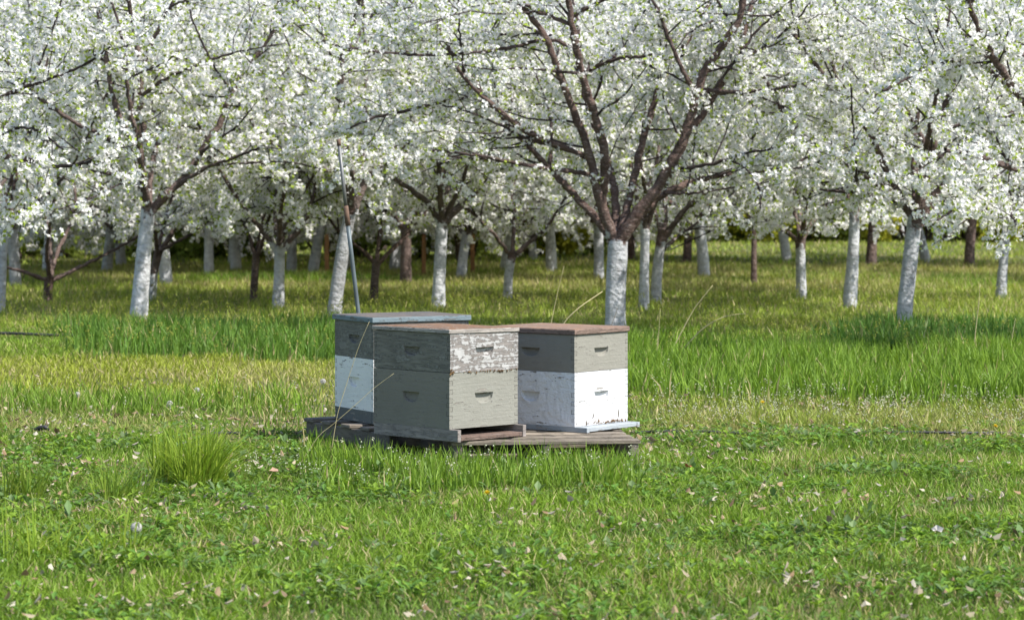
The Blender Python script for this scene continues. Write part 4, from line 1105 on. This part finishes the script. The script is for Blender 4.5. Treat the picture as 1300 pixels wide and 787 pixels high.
traced('short forked grey white cherry trunk, leftmost of the three standing close on the right', 30.2, [(1018, 381, 13), (1017, 350, 12), (1016, 318, 12), (1016, 302, 14)],
       [([(1015, 308), (1005, 295), (985, 288), (965, 275)], 6, 4, -.3, True), ([(1017, 308), (1022, 290), (1038, 275), (1050, 262)], 7, 4, .2, True), ([(1016, 305), (1012, 280), (1005, 255)], 6, 4, .3, True)], 11, 318, sides=[(1.5, .8), (-1.5, .9)], dens=.58, spacing=.038, leafn=2, ztop=3.2, zlow=.7, droop=-.1)
traced('bright whitewashed cherry tree between the short forked one and the right hand tree', 28.0, [(1078, 389, 17), (1081, 350, 16), (1084, 300, 14), (1085, 262, 14)],
       [([(1085, 270), (1078, 250), (1070, 235), (1062, 210)], 8, 5, .2, True), ([(1086, 270), (1092, 248), (1098, 230), (1105, 200)], 9, 5, -.3, True)], 12, 275, sides=[(1.5, .8), (-1.6, .8)], dens=.58, spacing=.038, leafn=2, ztop=3.2, zlow=.7, droop=-.1)
traced('whitewashed cherry tree near the right edge of the picture', 30.5, [(1270, 377, 14), (1273, 340, 12), (1277, 290, 11), (1280, 266, 12)],
       [([(1280, 272), (1272, 255), (1262, 240), (1250, 215)], 7, 4, .2, True), ([(1280, 272), (1290, 255), (1305, 235)], 7, 4, -.2, True)], 13, 262, sides=[(1.5, .8), (-1.6, .9)], dens=.58, spacing=.038, leafn=2, ztop=3.2, zlow=.7, droop=-.1)
traced('whitewashed cherry tree cut by the left edge of the picture', 27.0, [(0, 392, 13), (2, 350, 12), (5, 300, 12), (7, 276, 13)],
       [([(7, 283), (18, 270), (40, 262), (60, 250), (80, 228)], 7, 4, -.2, True), ([(6, 283), (2, 260), (12, 235), (18, 215)], 7, 5, .2, True), ([(6, 283), (-15, 262), (-40, 240)], 7, 5, 0, True)], 14, 275, sides=[(1.5, .8)], dens=.58, spacing=.038, leafn=2, ztop=3.2, zlow=.7, droop=-.1)
GB = 'cherry trees in white blossom with bare unpainted trunks'
traced('bare brown trunked cherry tree with low fork behind the rear hive, right of the pole', 29.3, [(474, 386, 12), (476, 355, 10), (478, 330, 11)],
       [([(477, 336), (465, 320), (450, 312), (435, 300)], 6, 4, -.2, True), ([(479, 336), (490, 322), (505, 312), (520, 295)], 7, 4, .2, True), ([(478, 333), (482, 300), (484, 270)], 6, 4, .3, True)], 15, None, sides=[(1.5, .9)], dens=.58, spacing=.038, leafn=2, ztop=3.2, zlow=.75, group=GB)
traced('dark squat cherry tree with low spreading fork at the left', 29.3, [(60, 387, 13), (61, 370, 11), (63, 352, 13)],
       [([(62, 357), (50, 350), (30, 345), (5, 340)], 6, 4, -.2, True), ([(64, 357), (78, 350), (95, 342), (120, 330)], 7, 4, .2, True), ([(63, 354), (65, 325), (62, 290)], 6, 4, .3, True)], 16, None, sides=[(1.5, .9), (-1.5, .9)], dens=.58, spacing=.038, leafn=2, ztop=3.2, zlow=.75, group=GB)
traced('thin dark cherry trunk just left of the streaked white trunk', 29.5, [(322, 387, 10), (323, 355, 9), (325, 325, 9)],
       [([(325, 330), (318, 300), (305, 275)], 6, 4, .2, True), ([(325, 330), (335, 305), (340, 280)], 6, 4, -.2, True)], 17, None, sides=[(1.5, .8)], dens=.7, group=GB)
traced('grey cherry tree leaning right directly behind the left whitewashed trunk', 29.8, [(193, 384, 10), (194, 350, 10), (200, 322, 11)],
       [([(199, 328), (207, 310), (222, 295), (232, 270)], 8, 5, .2, True), ([(203, 318), (225, 308), (252, 292)], 5, 3, -.3, True)], 18, 352, sides=[(1.5, .8), (-1.5, .9)], dens=.58, spacing=.038, leafn=2, ztop=3.2, zlow=.7, droop=-.1)
traced('cherry tree with grey white trunk and low bending limb behind the front hive lid', 30.2, [(644, 382, 11), (645, 350, 11), (650, 320, 11)],
       [([(649, 326), (640, 310), (625, 295), (610, 280)], 6, 4, -.2, True), ([(651, 326), (665, 312), (690, 296), (705, 275)], 7, 4, .2, True), ([(650, 322), (652, 290), (655, 262)], 6, 4, .3, True)], 19, 330, sides=[(1.5, .9)], dens=.58, spacing=.038, leafn=2, ztop=3.2, zlow=.7, droop=-.1)
traced('thin bare brown trunked tree in open grass right of centre', 34.5, [(957, 358, 8), (957, 320, 7), (958, 285, 7)],
       [([(958, 292), (950, 270), (940, 250)], 5, 3, .2, True), ([(958, 292), (968, 265), (980, 250)], 5, 3, -.2, True)], 20, None, sides=[(1.5, .8)], dens=.7, group=GB)

# ------------- further rows: variants copied
def variant(seed, h, wash, lean=.1, rad=.07, lod=2):
    r = np.random.RandomState(seed); dx, dy = r.normal(0, lean, 2)
    TP = [(0, 0, -.06), (dx * .3, dy * .3, h * .4), (dx * .7, dy * .7, h * .8), (dx, dy, h)]; TR = [rad * 1.15, rad, rad * .95, rad]
    L = []; n = 5; a0 = r.rand() * 6
    for k in range(n):
        az = a0 + k * 6.283 / n + r.normal(0, .25); inc = r.uniform(.6, 1.2); d = np.array([math.cos(az) * math.sin(inc), math.sin(az) * math.sin(inc), math.cos(inc)])
        f = np.array(TP[-1]); P = [f - np.array([0, 0, .05]), f + d * .25, f + d * .5]; Rr = [rad * .6, rad * .5, rad * .45]; o_ = d.copy(); o_[2] = 0
        L.append(extend(r, P, Rr, 4.1 * r.uniform(.85, 1.1), norm(o_)))
    L = sub_limbs(r, L, 1)
    return TP, TR, L
GF = 'distant cherry trees in white blossom in the rear rows'
LF = 'distant white blossoming cherry tree in the rear rows of the orchard'
protos = []
def put(px, D, k, rz=0, sc=1., label=LF, group=GF):
    x = (px - 650) / F * D
    p, used = protos[k]
    o = p if not used else copy_tree(p)
    protos[k][1] = True
    o.location = (x, D, float(rise(x, D))); o.rotation_euler = (0, 0, rz); o.scale = (sc, sc, sc); o['label'] = label; o['group'] = group
    return o
for k, (h, w) in enumerate(((.85, .75), (.95, .9), (.8, None), (1.05, 1.0), (.7, .6), (.45, .35), (.5, None))):
    TP, TR, L = variant(60 + k, h * .9, w)
    e = build_tree('cherry_tree', (0, 300, 0), (TP, TR), L, 60 + k, lod=1, wash=w, dens=.58, nf=6, fs=.0185, leafn=2, spacing=.042, zlow=.38 if k < 5 else .10, droop=-.25 if k < 5 else -.55, ztop=3.8, label=LF, group=GF)
    protos.append([e, False])
far = [(60, 40.2, 1), (300, 40, 0), (500, 40, 3), (640, 40.4, 4), (212, 34.5, 3), (265, 38.5, 1), (370, 39, 1), (396, 38.5, 3), (515, 35, 2), (700, 39.5, 1), (20, 34, 0), (-60, 33, 1), (-20, 37, 3), (135, 39.5, 4),
       (872, 44, 2), (895, 37.5, 0), (1105, 42, 2), (1176, 44, 4), (1230, 41.5, 2), (1330, 36, 0), (1340, 42, 3), (585, 37, 4), (760, 37, 0), (440, 40.5, 1), (1000, 44, 3)]
rr = random.Random(5)
for (px, D, k) in far: put(px, D, k, rr.uniform(0, 6.28), rr.uniform(.95, 1.1))
for i in range(10): put(-60 + 95 * i + rr.uniform(-25, 25), 44.5 + rr.uniform(-1.5, 1.2), 5 + i % 2, rr.uniform(0, 6.28), rr.uniform(.9, 1.1))
for D, wpx in ((53, 900), (60, 1420)):
    n = 9 if wpx > 1000 else 6
    for i in range(n): put(-60 + wpx * (i + rr.uniform(.2, .8)) / n, D + rr.uniform(-1.5, 1.5), rr.randrange(5), rr.uniform(0, 6.28), rr.uniform(1., 1.2))

# ------------- shrubs and woodland at the far edge
def leaf_cloud(seed, n, W, Dp, H, ls, lumps=9):
    r = np.random.RandomState(seed)
    c = np.stack([r.uniform(-W / 2, W / 2, lumps), r.uniform(-Dp / 2, Dp / 2, lumps), r.uniform(.2, .75, lumps) * H], -1); rad = r.uniform(.22, .38, lumps) * min(W, H)
    i = r.randint(0, lumps, n); d = norm(r.normal(0, 1, (n, 3))); P = c[i] + d * (rad[i] * (.6 + .5 * r.rand(n)))[:, None]; P[:, 2] = np.abs(P[:, 2])
    k = fbm(P[:, 0] + 9, P[:, 2] + P[:, 1], 3 / min(W, H), 3) > .40; P = P[k]; n = len(P)
    a = norm(r.normal(0, 1, (n, 3))); b_ = norm(np.cross(a, r.normal(0, 1, (n, 3)))); s = ls * (.6 + .8 * r.rand(n))
    V = np.stack([P - a * s[:, None], P + b_ * (s * .5)[:, None], P + a * s[:, None], P - b_ * (s * .5)[:, None]], 1).reshape(-1, 3)
    return V, np.arange(n)[:, None] * 4 + np.array([[0, 1, 2, 3]]), c
def shrub_proto(seed, W, H, mat, n=9000, ls=.06):
    V, Q, c = leaf_cloud(seed, n, W, 1.2, H, ls); e = empty('shrub', (0, 300, 0))
    link('foliage', make_mesh('foliage', V, [(Q, 0)], [mat]), e)
    mb = MB()
    for q_ in c: mb.tube([[q_[0] * .15, q_[1] * .15, -.05], q_ * .6, q_], [.03, .02, .008], 5)
    mb.build('stems', M_bark, e, True); return e
SP = [shrub_proto(1, 2.6, 1.9, M_shrub_dark), shrub_proto(2, 2.2, 2.3, M_shrub_dark), shrub_proto(3, 2.6, 2.0, M_shrub_yel), shrub_proto(4, 2.4, 1.6, M_shrub_yel)]
used = [False] * 4
def shrub(px, D, k, label, group, sc=1.):
    o = SP[k] if not used[k] else copy_tree(SP[k]); used[k] = True
    o.location = ((px - 650) / F * D, D, float(rise((px - 650) / F * D, D))); o.rotation_euler = (0, 0, rr.uniform(0, 6)); o.scale = (sc, sc, sc); tag(o, label, 'shrub', group)
for i in range(13):
    px = -40 + i * 64 + rr.uniform(-15, 15); yl = rr.random() < .25
    shrub(px, 48 + rr.uniform(-1, 1), (2 + rr.randrange(2)) if yl else rr.randrange(2), 'yellow green shrub along the far edge of the orchard, left half' if yl else 'mid green shrub along the far edge of the orchard',
          'yellow green shrubs in the left half' if yl else 'dark green shrubs at the far edge')
for i in range(13):
    px = 790 + i * 44 + rr.uniform(-12, 12); yl = rr.random() < .72
    shrub(px, 56 + rr.uniform(-1.5, 1.0), (2 + rr.randrange(2)) if yl else rr.randrange(2), 'yellow green shrub at the back of the orchard, right half' if yl else 'mid green shrub along the far edge of the orchard',
          'yellow green shrubs in the right half' if yl else 'dark green shrubs at the far edge', 1.15)
# woodland trees
def wood_proto(seed):
    V, Q, c = leaf_cloud(seed, 16000, 5, 4, 9, .12, 26); e = empty('woodland_tree', (0, 300, 0))
    link('crown', make_mesh('crown', V, [(Q, 0)], [M_wood_leaf]), e)
    mb = MB(); mb.tube([[0, 0, -.1], [.1, 0, 3], [0, .1, 6], [.1, .1, 8]], [.2, .16, .1, .04], 8)
    for q_ in c[:12]: mb.tube([[0, 0, max(.8, q_[2] * .5)], q_ * np.array([.5, .5, .8]), q_], [.08, .05, .02], 5)
    mb.build('trunk', M_bark, e, True); return e
WP = [wood_proto(11), wood_proto(12)]
for i in range(14):
    o = WP[i] if i < 2 else copy_tree(WP[i % 2])
    px = -120 + i * 118 + rr.uniform(-20, 20); D = 66 + rr.uniform(-2, 2)
    o.location = ((px - 650) / F * D, D, 0); o.rotation_euler = (0, 0, rr.uniform(0, 6)); o.scale = (1, 1, rr.uniform(.9, 1.15))
    tag(o, 'green woodland tree behind the last row of blossom', 'tree', 'woodland trees behind the orchard')
# stakes
for (px, D, lab) in ((415, 37.5, 'small orange brown wooden stake between the far trunks left of the leaning pole'), (538, 38, 'small orange brown stake left of the straight white trunk'), (600, 38.6, 'small orange brown stake right of the straight white trunk')):
    mb = MB(); mb.box(-.03, .03, -.03, .03, -.1, .55, b=.006); mb.box(-.022, .022, -.022, .022, .5502, .575, b=.01)
    tag(mb.build('wooden_stake', M_post, loc=((px - 650) / F * D, D, 0)), lab, 'stake', 'small wooden stakes among the far trees')

# ---------------------------------------------------------------- light
AZ = 62; EL = 50                     # sun: degrees to the right of the direction towards the camera; elevation
sd = np.array([math.sin(R(AZ)) * math.cos(R(EL)), -math.cos(R(AZ)) * math.cos(R(EL)), math.sin(R(EL))])
from mathutils import Vector
sl = bpy.data.lights.new('sun', 'SUN'); sl.energy = 5.0; sl.angle = R(.53); sl.color = (1, .965, .91)
so = bpy.data.objects.new('sun', sl); COL.objects.link(so); so.rotation_euler = Vector(-sd).to_track_quat('-Z', 'Y').to_euler(); so.location = (10, -5, 20)
w = bpy.data.worlds.new('World'); SC.world = w; w.use_nodes = True; nt = w.node_tree
bg = nt.nodes['Background']; sky = nt.nodes.new('ShaderNodeTexSky'); sky.sky_type = 'NISHITA'; sky.sun_disc = False
sky.sun_elevation = R(EL); sky.sun_rotation = math.atan2(sd[0], sd[1]); nt.links.new(sky.outputs[0], bg.inputs[0]); bg.inputs[1].default_value = .15

# ---------------------------------------------------------------- camera
cd = bpy.data.cameras.new('camera'); co = bpy.data.objects.new('camera', cd); COL.objects.link(co); SC.camera = co
co.location = (0, 0, CAMH); co.rotation_euler = (R(90), 0, 0)
cd.sensor_width = 36; cd.lens = 36 * F / 1300; cd.shift_y = -(393.5 - YH) / 1300; cd.clip_end = 1500; cd.clip_start = .1
cd.dof.use_dof = True; cd.dof.focus_distance = 13.0; cd.dof.aperture_fstop = cd.lens / 1000 / .014
SC.view_settings.view_transform = 'Standard'; SC.view_settings.look = 'None'; SC.view_settings.exposure = .68; SC.view_settings.gamma = 1
SC.render.engine = 'CYCLES'
SC.render.resolution_x = 1024; SC.render.resolution_y = 619
